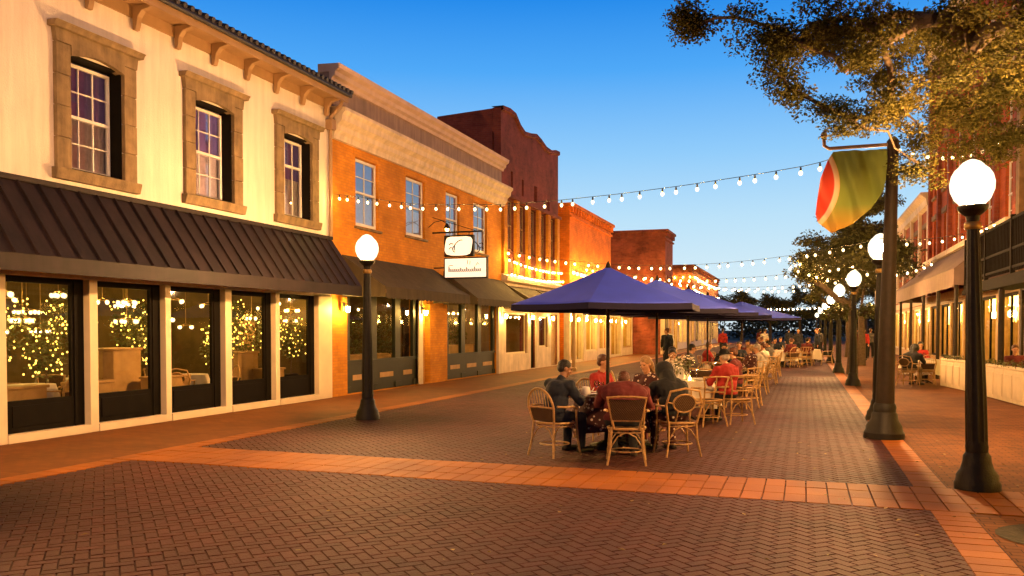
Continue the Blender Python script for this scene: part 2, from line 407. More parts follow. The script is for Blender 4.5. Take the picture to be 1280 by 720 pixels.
# ------------------------------------------------------------------ facade helpers
class Fac:
    """facade plane at x = X, outward normal s (+1 faces +x)"""
    def __init__(f, X, s): f.X = X; f.s = s
    def x(f, d): return f.X + f.s * d
    def bx(f, b, d0, d1, y0, y1, z0, z1): return b.box(f.x(d0), f.x(d1), y0, y1, z0, z1)
    def prof(f, b, pts, y0, y1): return b.prism([(f.x(d), z) for d, z in pts], y0, y1)
def wall_grid(f, b, y0, y1, z0, z1, openings, th=.3):
    ys = sorted(set([y0, y1] + [v for o in openings for v in o[:2]])); zs = sorted(set([z0, z1] + [v for o in openings for v in o[2:]]))
    ys = [v for v in ys if y0 <= v <= y1]; zs = [v for v in zs if z0 <= v <= z1]
    def solid(i, j):
        if i < 0 or j < 0 or i >= len(ys) - 1 or j >= len(zs) - 1: return False
        cy, cz = (ys[i] + ys[i+1])/2, (zs[j] + zs[j+1])/2
        return not any(o[0] < cy < o[1] and o[2] < cz < o[3] for o in openings)
    F, B = f.X, f.x(-th)
    for i in range(len(ys) - 1):
        for j in range(len(zs) - 1):
            if not solid(i, j): continue
            a, c, d, e = ys[i], ys[i+1], zs[j], zs[j+1]
            b.poly([(F,a,d),(F,c,d),(F,c,e),(F,a,e)]); b.poly([(B,a,d),(B,a,e),(B,c,e),(B,c,d)])
            if not solid(i-1, j): b.poly([(F,a,d),(F,a,e),(B,a,e),(B,a,d)])
            if not solid(i+1, j): b.poly([(F,c,d),(B,c,d),(B,c,e),(F,c,e)])
            if not solid(i, j-1): b.poly([(F,a,d),(B,a,d),(B,c,d),(F,c,d)])
            if not solid(i, j+1): b.poly([(F,a,e),(F,c,e),(B,c,e),(B,a,e)])
def sash(f, par, y0, y1, z0, z1, d=-.16, cols=3, rows=(2, 2), split=.5, blind=.5, fr=.05, tone=None, depth=.6, wm=None, sky_sheet=False):
    """sash window: frame and glazing bars, pane, room box behind it with a blind over the lower part"""
    b = MB(); z = lerp(z0, z1, split)
    f.bx(b, d - .05, d, y0, y0 + fr, z0, z1); f.bx(b, d - .05, d, y1 - fr, y1, z0, z1)
    f.bx(b, d - .05, d, y0 + fr, y1 - fr, z0, z0 + fr); f.bx(b, d - .05, d, y0 + fr, y1 - fr, z1 - fr, z1)
    f.bx(b, d - .045, d + .02, y0 + fr, y1 - fr, z - .025, z + .025)
    for (a, c, nr) in ((z0 + fr, z - .025, rows[0]), (z + .025, z1 - fr, rows[1])):
        for k in range(1, nr): zz = lerp(a, c, k/nr); f.bx(b, d - .035, d - .01, y0 + fr, y1 - fr, zz - .01, zz + .01)
        for k in range(1, cols): yy = lerp(y0 + fr, y1 - fr, k/cols); f.bx(b, d - .037, d - .012, yy - .01, yy + .01, a, c)
    w_ = b.build('window', wm or white_sash, par)
    b = MB(); X = f.x(d - .028); b.poly([(X,y0+fr,z0+fr),(X,y1-fr,z0+fr),(X,y1-fr,z1-fr),(X,y0+fr,z1-fr)])
    b.build('pane', sky_glass, w_)
    if blind > 0:
        b = MB(); zb = lerp(z0, z1, blind); m_ = 14
        for k in range(m_):
            ya, yb = lerp(y0 - .03, y1 + .03, k/m_), lerp(y0 - .03, y1 + .03, (k + 1)/m_)
            xa, xb = f.x(d - .072 - .015*(k % 2)), f.x(d - .072 - .015*((k + 1) % 2))
            b.poly([(xa, ya, z0 - .03), (xb, yb, z0 - .03), (xb, yb, zb), (xa, ya, zb)])
        b.build('curtain', curtain, w_)
    if sky_sheet:
        b = MB(); X = f.x(d - .068); zs_ = lerp(z0, z1, .5); b.poly([(X, y0 - .03, zs_), (X, y1 + .03, zs_), (X, y1 + .03, z1 + .03), (X, y0 - .03, z1 + .03)]); b.build('sky_reflection', violet, w_)  # violet sheet that paints reflected sky into the upper panes
    b = MB(); f.bx(b, d - depth, d - depth - .02, y0 - .1, y1 + .1, z0 - .1, z1 + .1)
    b.build('back_panel', tone or dark_room, w_)
    return w_
def pendant(x, y, z, zc, label, group, n=6, r=.22, m=None):
    """small chandelier: rod, ring and a crown of bulbs"""
    o = empty('chandelier', (x, y, zc), 0, label, 'chandelier', group)
    b = MB(); b.tube([(0, 0, 0), (0, 0, z - zc + .05)], .008, 6); b.tube([(r*math.cos(2*PI*k/16), r*math.sin(2*PI*k/16), z - zc) for k in range(16)], .010, 5, closed=True)
    for k in range(n):
        a = 2*PI*k/n; b.tube([(0, 0, z - zc + .05), (r*math.cos(a), r*math.sin(a), z - zc)], .006, 5)
    b.build('frame', brass, o)
    for k in range(n):
        a = 2*PI*k/n; q = MB(); q.ell((r*math.cos(a), r*math.sin(a), z - zc - .04), (.042, .042, .05), seg=8, rings=6); q.mi(1).ell((r*math.cos(a), r*math.sin(a), z - zc - .04), (.013, .013, .016), seg=6, rings=4)
        q.build('bulb', [bulb_shell, room_core], o, smooth=80)
    return o
def leaves(b, c, rad, n, size, flat=1., k=0):
    """leaf-sized faces scattered in an ellipsoid clump"""
    for _ in range(n):
        while True:
            p = Vector((R.uniform(-1, 1), R.uniform(-1, 1), R.uniform(-1, 1)))
            if p.length <= 1: break
        p = Vector((c[0] + p.x*rad[0], c[1] + p.y*rad[1], c[2] + p.z*rad[2]))
        d = Vector((R.gauss(0, 1), R.gauss(0, 1), R.gauss(0, .7) - .2)).normalized(); s_ = size * R.uniform(.6, 1.3)
        nn = Vector((R.gauss(0, 1), R.gauss(0, 1), R.gauss(0, 1) + flat)).normalized(); sd = d.cross(nn)
        if sd.length < .1: continue
        sd.normalize(); up = sd.cross(d).normalized()
        i = len(b.v)
        b.v += [tuple(p), tuple(p + d*s_*.5 + sd*s_*.27 + up*s_*.07), tuple(p + d*s_), tuple(p + d*s_*.5 - sd*s_*.27 + up*s_*.07)]
        b.f += [(i, i+1, i+2), (i, i+2, i+3)]; b.m += [k, k]
def awning(f, y0, y1, zt, zb, out, m, name_parent, val=.22, scallop=True, ends=True, open_end=False):
    """sloping fabric awning with a valance and frame arms"""
    b = MB(); n_ = int((y1 - y0)/.25)
    def P(d, y, z): return (f.x(d), y, z)
    for i in range(n_):
        ya, yb = lerp(y0, y1, i/n_), lerp(y0, y1, (i + 1)/n_)
        K = 5
        for k in range(K):
            t0, t1 = k/K, (k + 1)/K; sg = lambda t: -.05*math.sin(PI*t)
            b.poly([P(out*t0, ya, lerp(zt, zb, t0) + sg(t0)), P(out*t1, ya, lerp(zt, zb, t1) + sg(t1)), P(out*t1, yb, lerp(zt, zb, t1) + sg(t1)), P(out*t0, yb, lerp(zt, zb, t0) + sg(t0))])
        pts = [P(out, ya, zb), P(out, yb, zb)]
        if scallop:
            for q in range(5):
                t = 1 - q/4; pts.append(P(out + .01, lerp(ya, yb, t), zb - val + .05 - .05*math.sin(PI*t)))
        else: pts += [P(out + .01, yb, zb - val), P(out + .01, ya, zb - val)]
        b.poly(pts)
    for yy in (y0, y1):
        b.poly([P(0, yy, zt), P(out, yy, zb), P(out, yy, zb - val + .05), P(0, yy, zb - val + .05 + (.5 if open_end else 0))])
    o = b.build('awning', m, name_parent)
    sol = o.modifiers.new('thick', 'SOLIDIFY'); sol.thickness = .006
    b = MB()
    for yy in (y0 + .1, (y0 + y1)/2, y1 - .1):
        b.tube([P(.02, yy, zb - .02), P(out - .03, yy, zb - .03)], .012, 6)
    b.build('awning_arm', iron, o)
    return o
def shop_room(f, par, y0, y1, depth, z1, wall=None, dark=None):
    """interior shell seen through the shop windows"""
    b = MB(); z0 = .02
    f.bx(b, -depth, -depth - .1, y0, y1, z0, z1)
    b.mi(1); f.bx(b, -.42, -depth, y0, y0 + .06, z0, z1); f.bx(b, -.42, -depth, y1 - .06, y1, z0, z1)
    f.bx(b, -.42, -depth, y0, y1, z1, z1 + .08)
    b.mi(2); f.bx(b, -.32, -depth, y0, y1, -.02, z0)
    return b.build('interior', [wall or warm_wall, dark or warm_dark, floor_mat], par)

FL = Fac(-11.15, 1)
# ------------------------------------------------------------------ building A: cream stucco
A = empty('cream_building', (-11.15, 9, 0), 0, 'cream stucco building with three stone-framed windows above a long brown metal awning', 'building')
A0, A1 = -3., 18.4
AO = -11.15; Ap = Vector((-11.15, 9, 0))
def at0(par):   # helper: children carry world coordinates, so shift them back by the parent's place
    for c in kids(par):
        if c.type == 'MESH': c.matrix_parent_inverse = Matrix.Translation(-Vector(par.location))
bays = [(9.31, 10.85), (11.02, 12.6), (12.74, 14.3), (14.5, 16.03), (16.18, 17.79)]
d_ = 1.72; yb = 9.14
while yb > A0 + 2: bays.insert(0, (yb - 1.56, yb)); yb -= d_
wins = [(10.5, 11.62, 4.28, 6.13), (13.42, 14.58, 4.3, 6.17), (16.34, 17.5, 4.3, 6.17), (7.5, 8.6, 4.28, 6.13), (4.4, 5.5, 4.28, 6.13)]
b = MB()
wall_grid(FL, b, A0, A1, 2.52, 7.42, wins)
b.build('wall', stucco, A)
b = MB(); FL.bx(b, -.3, -9, A0, A0 + .3, 0, 7.4); FL.bx(b, -.3, -9, A1 - .3, A1, 0, 7.4); FL.bx(b, -9, -9.3, A0, A1, 0, 7.4)
FL.bx(b, -.31, -9, A0, A1, 3.05, 3.2)
b.build('side_wall', stucco, A)
b = MB()
allb = [(p, q) for p, q in bays]
ed = [A0] + [v for p in allb for v in p] + [A1]
for k in range(0, len(ed), 2): FL.bx(b, -.28, .03, ed[k], ed[k+1], .0, 2.52)
for p, q in allb: FL.bx(b, -.28, .05, p, q, 0, .13)
b.build('pillar', cream_paint, A, bevel=.008)
for (p, q) in allb:
    b = MB(); d = -.1
    FL.bx(b, d - .06, d, p, p + .10, .13, 2.52); FL.bx(b, d - .06, d, q - .26, q, .13, 2.52)
    FL.bx(b, d - .05, d, p + .1, q - .26, .13, .62); FL.bx(b, d - .05, d, p + .1, q - .26, 2.42, 2.52)
    FL.bx(b, d, d + .015, p + .18, q - .34, .22, .54)
    FL.bx(b, d, d + .02, q - .21, q - .18, .13, 2.5)
    fr = b.build('shop_window', black_wood, A, bevel=.004)
    b = MB(); X = FL.x(d - .03); b.poly([(X, p+.1, .62), (X, q-.26, .62), (X, q-.26, 2.42), (X, p+.1, 2.42)]); b.build('pane', glass, fr)
# stone surrounds
for (p, q, z0, z1) in wins:
    b = MB(); s_ = .28
    for k in range(4):
        za, zb_ = lerp(z0 - .02, z1 + .1, k/4), lerp(z0 - .02, z1 + .1, (k+1)/4) - .008
        FL.bx(b, -.02, .07 + .006*(k % 2), p - s_, p, za, zb_); FL.bx(b, -.02, .07 + .006*(k % 2), q, q + s_, za, zb_)
    # head with a segmental arch cut into it
    n_ = 10; top = z1 + .3
    pts = [(p - s_, z1 + .1), (p, z1 + .1), (p, z1 - .06)] + [(lerp(p, q, k/n_), z1 - .06 + .10*math.sin(PI*k/n_)) for k in range(1, n_)] + [(q, z1 - .06), (q, z1 + .1), (q + s_, z1 + .1), (q + s_ + .03, top), (p - s_ - .03, top)]
    o1 = [(FL.x(.09), y, z) for y, z in pts]; o2 = [(FL.x(-.1), y, z) for y, z in pts]
    b.poly(o1); b.poly(o2[::-1])
    for k in range(len(pts)):
        j = (k + 1) % len(pts); b.poly([o1[k], o2[k], o2[j], o1[j]])
    FL.prof(b, [(-.02, top + .002), (.15, top + .002), (.17, top + .05), (.21, top + .09), (-.02, top + .10)], p - s_ - .1, q + s_ + .1)
    FL.prof(b, [(-.02, z0 - .2), (.09, z0 - .2), (.13, z0 - .05), (.13, z0 - .022), (-.02, z0 - .022)], p - s_ - .05, q + s_ + .05)
    b.build('window_surround', stone, A, bevel=.01)
    b = MB(); FL.bx(b, -.28, -.001, p, p + .03, z0, z1); FL.bx(b, -.28, -.001, q - .03, q, z0, z1); FL.bx(b, -.28, -.001, p + .03, q - .03, z1 - .03, z1); FL.bx(b, -.28, -.001, p + .03, q - .03, z0, z0 + .02)
    b.build('window_reveal', black_wood, A)
for i, (p, q, z0, z1) in enumerate(wins):
    if i == 2: sash(FL, A, p + .06, q - .06, z0 + .03, z1 - .08, d=-.2, cols=3, rows=(1, 1), split=.66, blind=.64, sky_sheet=True)
    else: sash(FL, A, p + .06, q - .06, z0 + .03, z1 - .08, d=-.2, cols=3, rows=(2, 2), split=.5, blind=.5, sky_sheet=True)
# eaves
b = MB()
FL.bx(b, -.05, .52, A0, A1 - .06, 7.352, 7.40); FL.bx(b, .001, .035, A0, A1 - .06, 7.14, 7.35)
FL.bx(b, .50, .55, A0, A1 - .04, 7.26, 7.46)
b.build('soffit', tan_wood, A)
yb = 17.09 + 1.03
while yb > A0 + .3:
    b = MB(); FL.prof(b, [(.036, 6.93), (.10, 6.93), (.13, 7.02), (.15, 7.15), (.24, 7.25), (.46, 7.30), (.46, 7.349), (.036, 7.349)], yb - .055, yb + .055)
    b.build('eave_bracket', tan_wood, A, bevel=.008); yb -= 1.035
b = MB()
FL.prof(b, [(.62, 7.44), (.62, 7.49), (-4.5, 9.0), (-9.3, 7.6), (-9.3, 7.44)], A0, A1)
y = A0 + .08
while y < A1:
    b.tube([(FL.x(.66), y, 7.50), (FL.x(-1.3), y, 8.08)], .055, 6); y += .19
b.build('roof', roof_tile, A, smooth=60)
b = MB(); b.tube([(FL.x(.60), A0, 7.42), (FL.x(.60), A1 - .02, 7.42)], .05, 8); b.build('gutter', roof_tile, A, smooth=60)
b = MB(); X = FL.x(.09)
b.tube([(X + .36, 18.27, 7.36), (X + .3, 18.27, 7.2), (X + .02, 18.27, 6.95), (X, 18.27, 6.6), (X, 18.27, 4.0)], .045, 8)
b.box(X - .08, X + .10, 18.17, 18.37, 6.62, 6.86)
b.build('downpipe', tan_wood, A, smooth=50)
# brown metal awning
b = MB()
FL.prof(b, [(.002, 3.94), (.85, 2.76), (.85, 2.52), (.80, 2.52), (.80, 2.70), (.002, 3.80)], A0, A1 + .04)
b.prism([(FL.x(.002), 2.6), (FL.x(.80), 2.55), (FL.x(.80), 2.6), (FL.x(.002), 2.65)], A0, A1 + .02)
y = A0 + .15
while y < A1 + .03:
    b.prism([(FL.x(.004), 3.945), (FL.x(.85), 2.765), (FL.x(.87), 2.79), (FL.x(.02), 3.985)], y - .012, y + .012); y += .375
FL.prof(b, [(.001, 3.93), (.05, 3.93), (.05, 4.01), (.001, 4.01)], A0, A1 + .04)
for q in range(1):
    b.poly([(FL.x(.01), A1 + .035, 2.62), (FL.x(.83), A1 + .035, 2.62), (FL.x(.83), A1 + .035, 2.76), (FL.x(.01), A1 + .035, 3.9)])
b.build('metal_awning', awn_metal, A)
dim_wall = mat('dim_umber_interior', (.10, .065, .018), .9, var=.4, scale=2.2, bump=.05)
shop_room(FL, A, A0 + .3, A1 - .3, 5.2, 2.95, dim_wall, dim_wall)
at0(A)
# inside building A
ci = 0
for (x, y, z) in [(-12.0, 10.0, 2.3), (-13.2, 10.6, 2.25), (-12.6, 11.6, 2.35), (-14.2, 11.9, 2.3), (-12.1, 12.7, 2.25), (-13.6, 13.6, 2.3), (-12.3, 14.2, 2.32), (-14.6, 15.2, 2.3), (-12.2, 15.6, 2.3), (-13.4, 16.6, 2.3), (-12.2, 17.3, 2.25), (-11.75, 17.6, 2.2), (-11.8, 16.9, 2.35), (-12.0, 17.9, 1.95), (-15.2, 13.2, 2.1), (-15.3, 17.2, 2.2), (-12.3, 9.5, 1.95), (-13.0, 11.2, 1.9), (-12.5, 13.1, 1.9), (-13.0, 14.8, 1.95), (-12.4, 16.9, 2.0), (-14.6, 13.0, 1.7), (-15.0, 14.6, 1.9), (-14.4, 17.0, 1.8), (-15.4, 16.1, 2.3), (-12.7, 10.4, 1.7)]:
    ci += 1
    pendant(x, y, z, 2.95, 'brass ring chandelier with small warm bulbs hanging inside the cream building shop', 'chandeliers inside the cream building', n=R.choice([4, 5, 6]), r=R.uniform(.10, .26))
def box_thing(name, x0, x1, y0, y1, z0, z1, m, label, cat, group=None, bevel=.012, top=None):
    o = empty(name, ((x0+x1)/2, (y0+y1)/2, z0), 0, label, cat, group)
    b = MB(); hx, hy = abs(x1-x0)/2, abs(y1-y0)/2; h = z1 - z0
    b.box(-hx + .03, hx - .03, -hy + .03, hy - .03, 0, h - .05); b.build('base', m, o, bevel=bevel)
    b = MB(); b.box(-hx, hx, -hy, hy, h - .05, h)
    b.build('top', top or m, o, bevel=bevel)
    return o
box_thing('serving_counter', -12.9, -12.2, 12.2, 13.2, .02, 1.35, counter_mat, 'tall honey wood counter seen through the second shop window', 'counter')
box_thing('cabinet', -13.4, -12.9, 17.0, 17.8, .02, 2.0, counter_mat, 'tall lit honey wood cabinet behind the fourth shop window', 'cabinet')
box_thing('cabinet', -12.5, -12.1, 16.0, 16.8, .02, 1.2, counter_mat, 'low honey wood cabinet right behind the fourth shop window', 'cabinet')
for k, (ya, yb_) in enumerate([(9.4, 10.6), (11.1, 12.0), (12.9, 14.0), (16.4, 17.3)]):
    box_thing('bench', -12.05, -11.72, ya, yb_, .02, .80, counter_mat, ['long pale wood bench behind the leftmost big shop window', 'pale wood bench left of the tall counter in the shop', 'pale wood bench under the middle big shop window', 'short pale wood bench behind the fifth shop window'][k], 'bench')
for k, (x, y, z, r_) in enumerate([(-12.4, 9.9, 1.45, .5), (-13.3, 10.8, 1.7, .6), (-12.6, 11.3, 1.35, .35), (-12.9, 12.1, 1.9, .35), (-12.5, 13.6, 1.5, .45), (-13.6, 14.4, 1.8, .5), (-12.2, 15.9, 1.8, .3), (-12.4, 16.8, 1.5, .45), (-13.4, 17.4, 1.7, .45), (-11.9, 17.75, 1.5, .35), (-12.1, 15.3, 1.35, .35)]):
    o = empty('potted_plant', (x, y, .02), 0, 'leafy potted plant in a tall pot inside the cream building shop', 'plant', 'potted plants inside the cream building')
    b = MB(); b.lathe([(.10, 0), (.15, .05), (.18, .55), (.20, .58), (.17, .60)], seg=14); b.build('pot', iron, o, smooth=40)
    b = MB(); b.tube([(0, 0, .55), (.02, .02, z - .3)], [.02, .012], 6)
    for q in range(7):
        a = R.uniform(0, 2*PI); b.tube([(0, 0, R.uniform(.8, z - .3)), (r_*.7*math.cos(a), r_*.7*math.sin(a), z + R.uniform(-.3, .3))], .006, 5)
    b.build('stem', bark, o)
    b = MB(); leaves(b, (0, 0, z), (r_, r_, .55), 620, .085); b.build('foliage', plantm, o)
    b = MB()
    for q in range(60):
        a = R.uniform(0, 2*PI); rr_ = r_*R.uniform(.5, 1.05); b.ell((rr_*math.cos(a), rr_*math.sin(a), z + R.uniform(-.5, .55)), (.016, .016, .018), seg=6, rings=4)
    b.build('glitter_dots', glitter_m, o)  # glowing dots added among the leaves for golden glitter in the windows

# ------------------------------------------------------------------ building B: orange brick
Bq = empty('orange_brick_building', (-11.15, 24.7, 0), 0, 'orange brick building with cream double cornice, four white sash windows and two dark canvas awnings', 'building')
B0, B1 = 18.42, 31.0
FB = Fac(-11.17, 1)
bw = [(19.68, 20.95, 4.45, 6.25), (22.65, 23.98, 4.52, 6.27), (25.6, 26.75, 4.5, 6.27), (28.05, 29.4, 4.5, 6.27)]
op = bw + [(19.22, 23.45, 0.02, 2.75), (23.95, 24.35, .02, 2.5), (25.7, 30.4, .02, 2.75)]
b = MB(); wall_grid(FB, b, B0, B1, 0, 6.6, op); b.build('wall', orange_brick, Bq)
b = MB(); FB.bx(b, -.01, -.3, B0, B1, 6.6, 8.1); FB.bx(b, -.3, -10, B0, B0 + .3, 0, 8.1); FB.bx(b, -.3, -10, B1 - .3, B1, 0, 8.1); FB.bx(b, -.31, -10, B0, B1, 3.3, 3.4)
FB.bx(b, 0, -.02, B0, B1, 7.26, 7.9)
b.build('parapet', par_tan, Bq)
b = MB()
FB.prof(b, [(0, 6.47), (.10, 6.47), (.12, 6.60), (.20, 6.68), (.21, 6.80), (.34, 6.90), (.36, 7.04), (.44, 7.12), (.44, 7.20), (0, 7.26)], B0 + .02, B1 + .12)
b.build('lower_cornice', par_cream, Bq)
b = MB()
FB.prof(b, [(0, 7.86), (.06, 7.86), (.08, 7.95), (.16, 8.0), (.18, 8.10), (.28, 8.17), (.30, 8.28), (-.32, 8.31), (-.32, 8.1), (0, 8.1)], B0 - .02, B1 + .08)
b.build('upper_cornice', par_pink, Bq)
for (p, q, z0, z1) in bw:
    sash(FB, Bq, p + .02, q - .02, z0 + .02, z1 - .02, d=-.08, cols=2, rows=(1, 2), split=.5, blind=.45, fr=.075, sky_sheet=True)
    b = MB(); FB.prof(b, [(-.08, z0 - .09), (.08, z0 - .09), (.08, z0 - .03), (-.08, z0 - .005)], p - .08, q + .08); b.build('window_sill', stone, Bq, bevel=.006)
    b = MB(); FB.bx(b, -.02, .012, p - .1, q + .1, z1 + .002, z1 + .2); b.build('lintel', orange_brick, Bq)
def storefront(f, par, y0, y1, piers, base=.82, top=2.62, inset=None, door=None, m=green_wood):
    b = MB(); d = -.06
    f.bx(b, d - .1, d, y0, y1, .03, base); f.bx(b, d - .1, d + .02, y0, y1, top, 2.75); f.bx(b, d - .06, d + .04, y0, y1, base, base + .07)
    edges = [y0] + piers + [y1]
    for k, e in enumerate(edges):
        w_ = .17 if 0 < k < len(edges) - 1 else .2
        f.bx(b, d - .1, d + .01, max(y0, e - w_), min(y1, e + w_), base + .07, top)
        f.bx(b, d, d + .03, max(y0, e - w_ - .03), min(y1, e + w_ + .03), .03, .2)
    o = b.build('shop_front', m, par, bevel=.006)
    for k in range(len(edges) - 1):
        a, c = edges[k] + .17, edges[k+1] - .17
        b = MB(); X = f.x(d - .05); b.poly([(X, a, base + .07), (X, c, base + .07), (X, c, top), (X, a, top)]); b.build('pane', glass, o)
    for k in range(len(edges) - 1):
        a, c = edges[k] + .35, edges[k+1] - .3; b = MB()
        if c - a > .3: f.bx(b, d + .001, d + .012, a, c, .36, .50); b.build('panel_inset', counter_mat, o)
    return o
storefront(FB, Bq, 19.24, 23.43, [20.75, 22.2])
storefront(FB, Bq, 25.72, 30.38, [27.2, 28.75])
b = MB(); FB.bx(b, -.2, .05, 23.45, 23.72, .02, 2.6); b.build('pillar', cream_paint, Bq, bevel=.01)
b = MB(); FB.bx(b, -.25, .10, 30.42, 30.98, .0, 3.1); b.build('pillar', par_cream, Bq, bevel=.01)
b = MB(); FB.bx(b, -.7, -.65, 23.75, 24.35, .02, 2.4); b.build('door', black_wood, Bq)
awning(FB, 18.98, 24.6, 3.62, 2.78, 1.25, awn_cloth, Bq, val=.3)
awning(FB, 25.4, 31.0, 3.62, 2.72, 1.2, awn_cloth, Bq, val=.25)
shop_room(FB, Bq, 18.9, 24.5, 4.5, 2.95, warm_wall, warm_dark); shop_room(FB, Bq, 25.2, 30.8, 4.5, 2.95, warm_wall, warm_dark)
at0(Bq)
for (x, y) in [(-12.6, 20.2), (-13.6, 21.6), (-12.7, 22.9), (-12.7, 26.6), (-13.4, 28.2), (-12.7, 29.8)]:
    pendant(x, y, 2.35, 2.95, 'ring chandelier with warm bulbs hanging inside the orange brick building', 'chandeliers inside the orange brick building', n=6)
for (x, y, r_) in [(-12.0, 20.0, .35), (-12.1, 21.5, .4), (-12.0, 22.8, .35), (-12.2, 26.4, .35), (-12.4, 29.4, .4)]:
    o = empty('potted_plant', (x, y, .02), 0, 'bushy potted plant behind the shop windows of the orange brick building', 'plant', 'potted plants inside the orange brick building')
    b = MB(); b.lathe([(.12, 0), (.18, .05), (.22, .6), (.18, .62)], seg=14); b.build('pot', iron, o, smooth=40)
    b = MB(); leaves(b, (0, 0, 1.45), (r_, r_, .8), 620, .1); b.build('foliage', plantm, o)
box_thing('display_counter', -12.3, -11.8, 19.7, 23.0, .02, 1.0, counter_mat, 'long honey wood display counter inside the first dark green shopfront', 'counter')
box_thing('display_counter', -12.4, -11.9, 26.2, 30.0, .02, 1.15, counter_mat, 'long honey wood display counter inside the second dark green shopfront', 'counter')

# lit sign projecting from building B
S = empty('hanging_sign', (-11.15, 24.5, 3.3), 0, 'lit white two-panel sign projecting over the dark awning of the orange brick building', 'sign')
b = MB(); b.box(.42, 1.42, -.07, .07, .69, 1.36); b.build('upper_cabinet', iron, S, bevel=.02)
b = MB(); b.box(.42, 1.88, -.07, .07, 0, .66); b.build('lower_cabinet', iron, S, bevel=.02)
b = MB(); b.tube([(0, 0, 1.46), (1.7, 0, 1.46)], .025, 8); b.tube([(.04, 0, .35), (.42, 0, .35)], .02, 8); b.tube([(.7, 0, 1.46), (.7, 0, 1.34)], .012, 6); b.tube([(1.25, 0, 1.46), (1.25, 0, 1.34)], .012, 6); b.tube([(0, 0, 1.95), (1.5, 0, 1.47)], .010, 6)
b.build('bracket', iron, S, smooth=50)
up = []
for k in range(24):   # squarish face with swollen, uneven edges
    a = 2*PI*k/24; c_, s_ = math.cos(a), math.sin(a); q = (abs(c_)**5 + abs(s_)**5)**(-1/5)
    up.append((.92 + .455*q*c_ + .02*math.sin(3*a), 1.025 + .295*q*s_ + .015*math.cos(2*a)))
b = MB(); b.poly([(x, -.074, z) for x, z in up]); b.poly([(x, .074, z) for x, z in up][::-1]); uf = b.build('upper_face', sign_m, S)
b = MB(); b.poly([(.46, -.074, .04), (1.84, -.074, .04), (1.84, -.074, .62), (.46, -.074, .62)]); b.poly([(.46, .074, .04), (.46, .074, .62), (1.84, .074, .62), (1.84, .074, .04)]); lf = b.build('lower_face', sign_m, S)
ink = mat('grey_sign_ink', (.05, .04, .04), .6, var=0, bump=0)
def strokes(par, paths, r, name='lettering'):
    b = MB()
    for p in paths:
        for sy in (-.076, .076): b.tube([((x if sy < 0 else 2.3 - x), sy, z) for x, z in p], r, 5)
    b.build(name, ink, par)
strokes(uf, [[(.60, .92), (.66, .98), (.72, .95), (.80, 1.06), (.90, 1.16), (1.0, 1.20), (1.06, 1.19)], [(.72, .95), (.74, .86), (.80, .82)], [(.60, 1.06), (.66, 1.10), (.74, 1.08)], [(.80, 1.06), (.78, .95), (.80, .88)]], .016, 'logo')
pp = []
x = .58
for k in range(17):   # a run of small script letters too faint to read
    h_ = [.12, .07, .07, .075, .07, .07, .1, .06, .07, .11, .07, .06, .07, .12, .07, .07, .08][k]
    pp.append([(x, .14), (x + .008, .14 + h_), (x + .035, .14 + h_*.8), (x + .03, .15), (x + .055, .14)]); x += .066
pp += [[(.58, .30), (.66, .33), (.74, .31)], [(1.22, .34), (1.23, .48)], [(1.30, .33), (1.31, .46)], [(1.5, .30), (1.56, .40), (1.62, .32)], [(1.7, .38), (1.72, .40)]]
strokes(lf, [[(x, .02 + z*1.35) if z < .27 else (x, z + .09) for x, z in p] for p in pp], .011)
# sign lamp
g = empty('sign_lamp', (-11.15, 24.2, 4.9), 0, 'small gooseneck lamp shining above the lit white sign', 'lamp')
b = MB(); b.tube([(0, 0, 0), (.2, 0, .16), (.45, 0, .2), (.62, 0, .1)], .012, 7); b.build('arm', iron, g, smooth=60)
b = MB(); b.lathe([(.10, -.1), (.07, -.02), (.03, .06)], (.63, 0, .04), 14); b.build('lamp_shade', iron, g, smooth=60)
b = MB(); b.ell((.63, 0, -.08), (.055, .055, .06), seg=10, rings=7); b.build('bulb', room_bulb, g, smooth=80)

# ------------------------------------------------------------------ building C: tall dark red brick
Cq = empty('red_brick_building', (-11.2, 35, 0), 0, 'tall dark red brick building with a curved stepped parapet and pilasters', 'building')
C0, C1 = 31.02, 39.1
FC = Fac(-11.2, 1)
b = MB()
slots = [(32.2, 32.45, 7.4, 8.1), (33.6, 33.85, 7.3, 8.0), (35.3, 35.75, 7.3, 8.0), (37.3, 37.7, 7.2, 7.7)]
op = slots + [(31.6 + 1.5*k, 32.55 + 1.5*k, 4.9, 6.9) for k in range(5)] + [(31.4, 34.2, .7, 2.4), (34.6, 35.4, .02, 2.35), (35.8, 37.2, .9, 2.3), (37.7, 38.9, .02, 2.4)]
wall_grid(FC, b, C0, C1, 0, 9.4, op)
b.build('wall', red_brick, Cq)
pts = [(C0, 9.4)] + [(C0, 10.35), (31.9, 10.45), (32.6, 10.42), (33.2, 10.1), (33.8, 9.95), (34.6, 10.05), (35.4, 10.2), (36.1, 10.12), (36.9, 9.95), (37.7, 9.95), (38.4, 10.1), (C1, 10.15), (C1, 9.4)]
b = MB(); f1 = [(FC.x(0), y, z) for y, z in pts]; f2 = [(FC.x(-.35), y, z) for y, z in pts]
b.poly(f1); b.poly(f2[::-1])
for k in range(len(pts)):
    j = (k + 1) % len(pts); b.poly([f1[k], f2[k], f2[j], f1[j]])
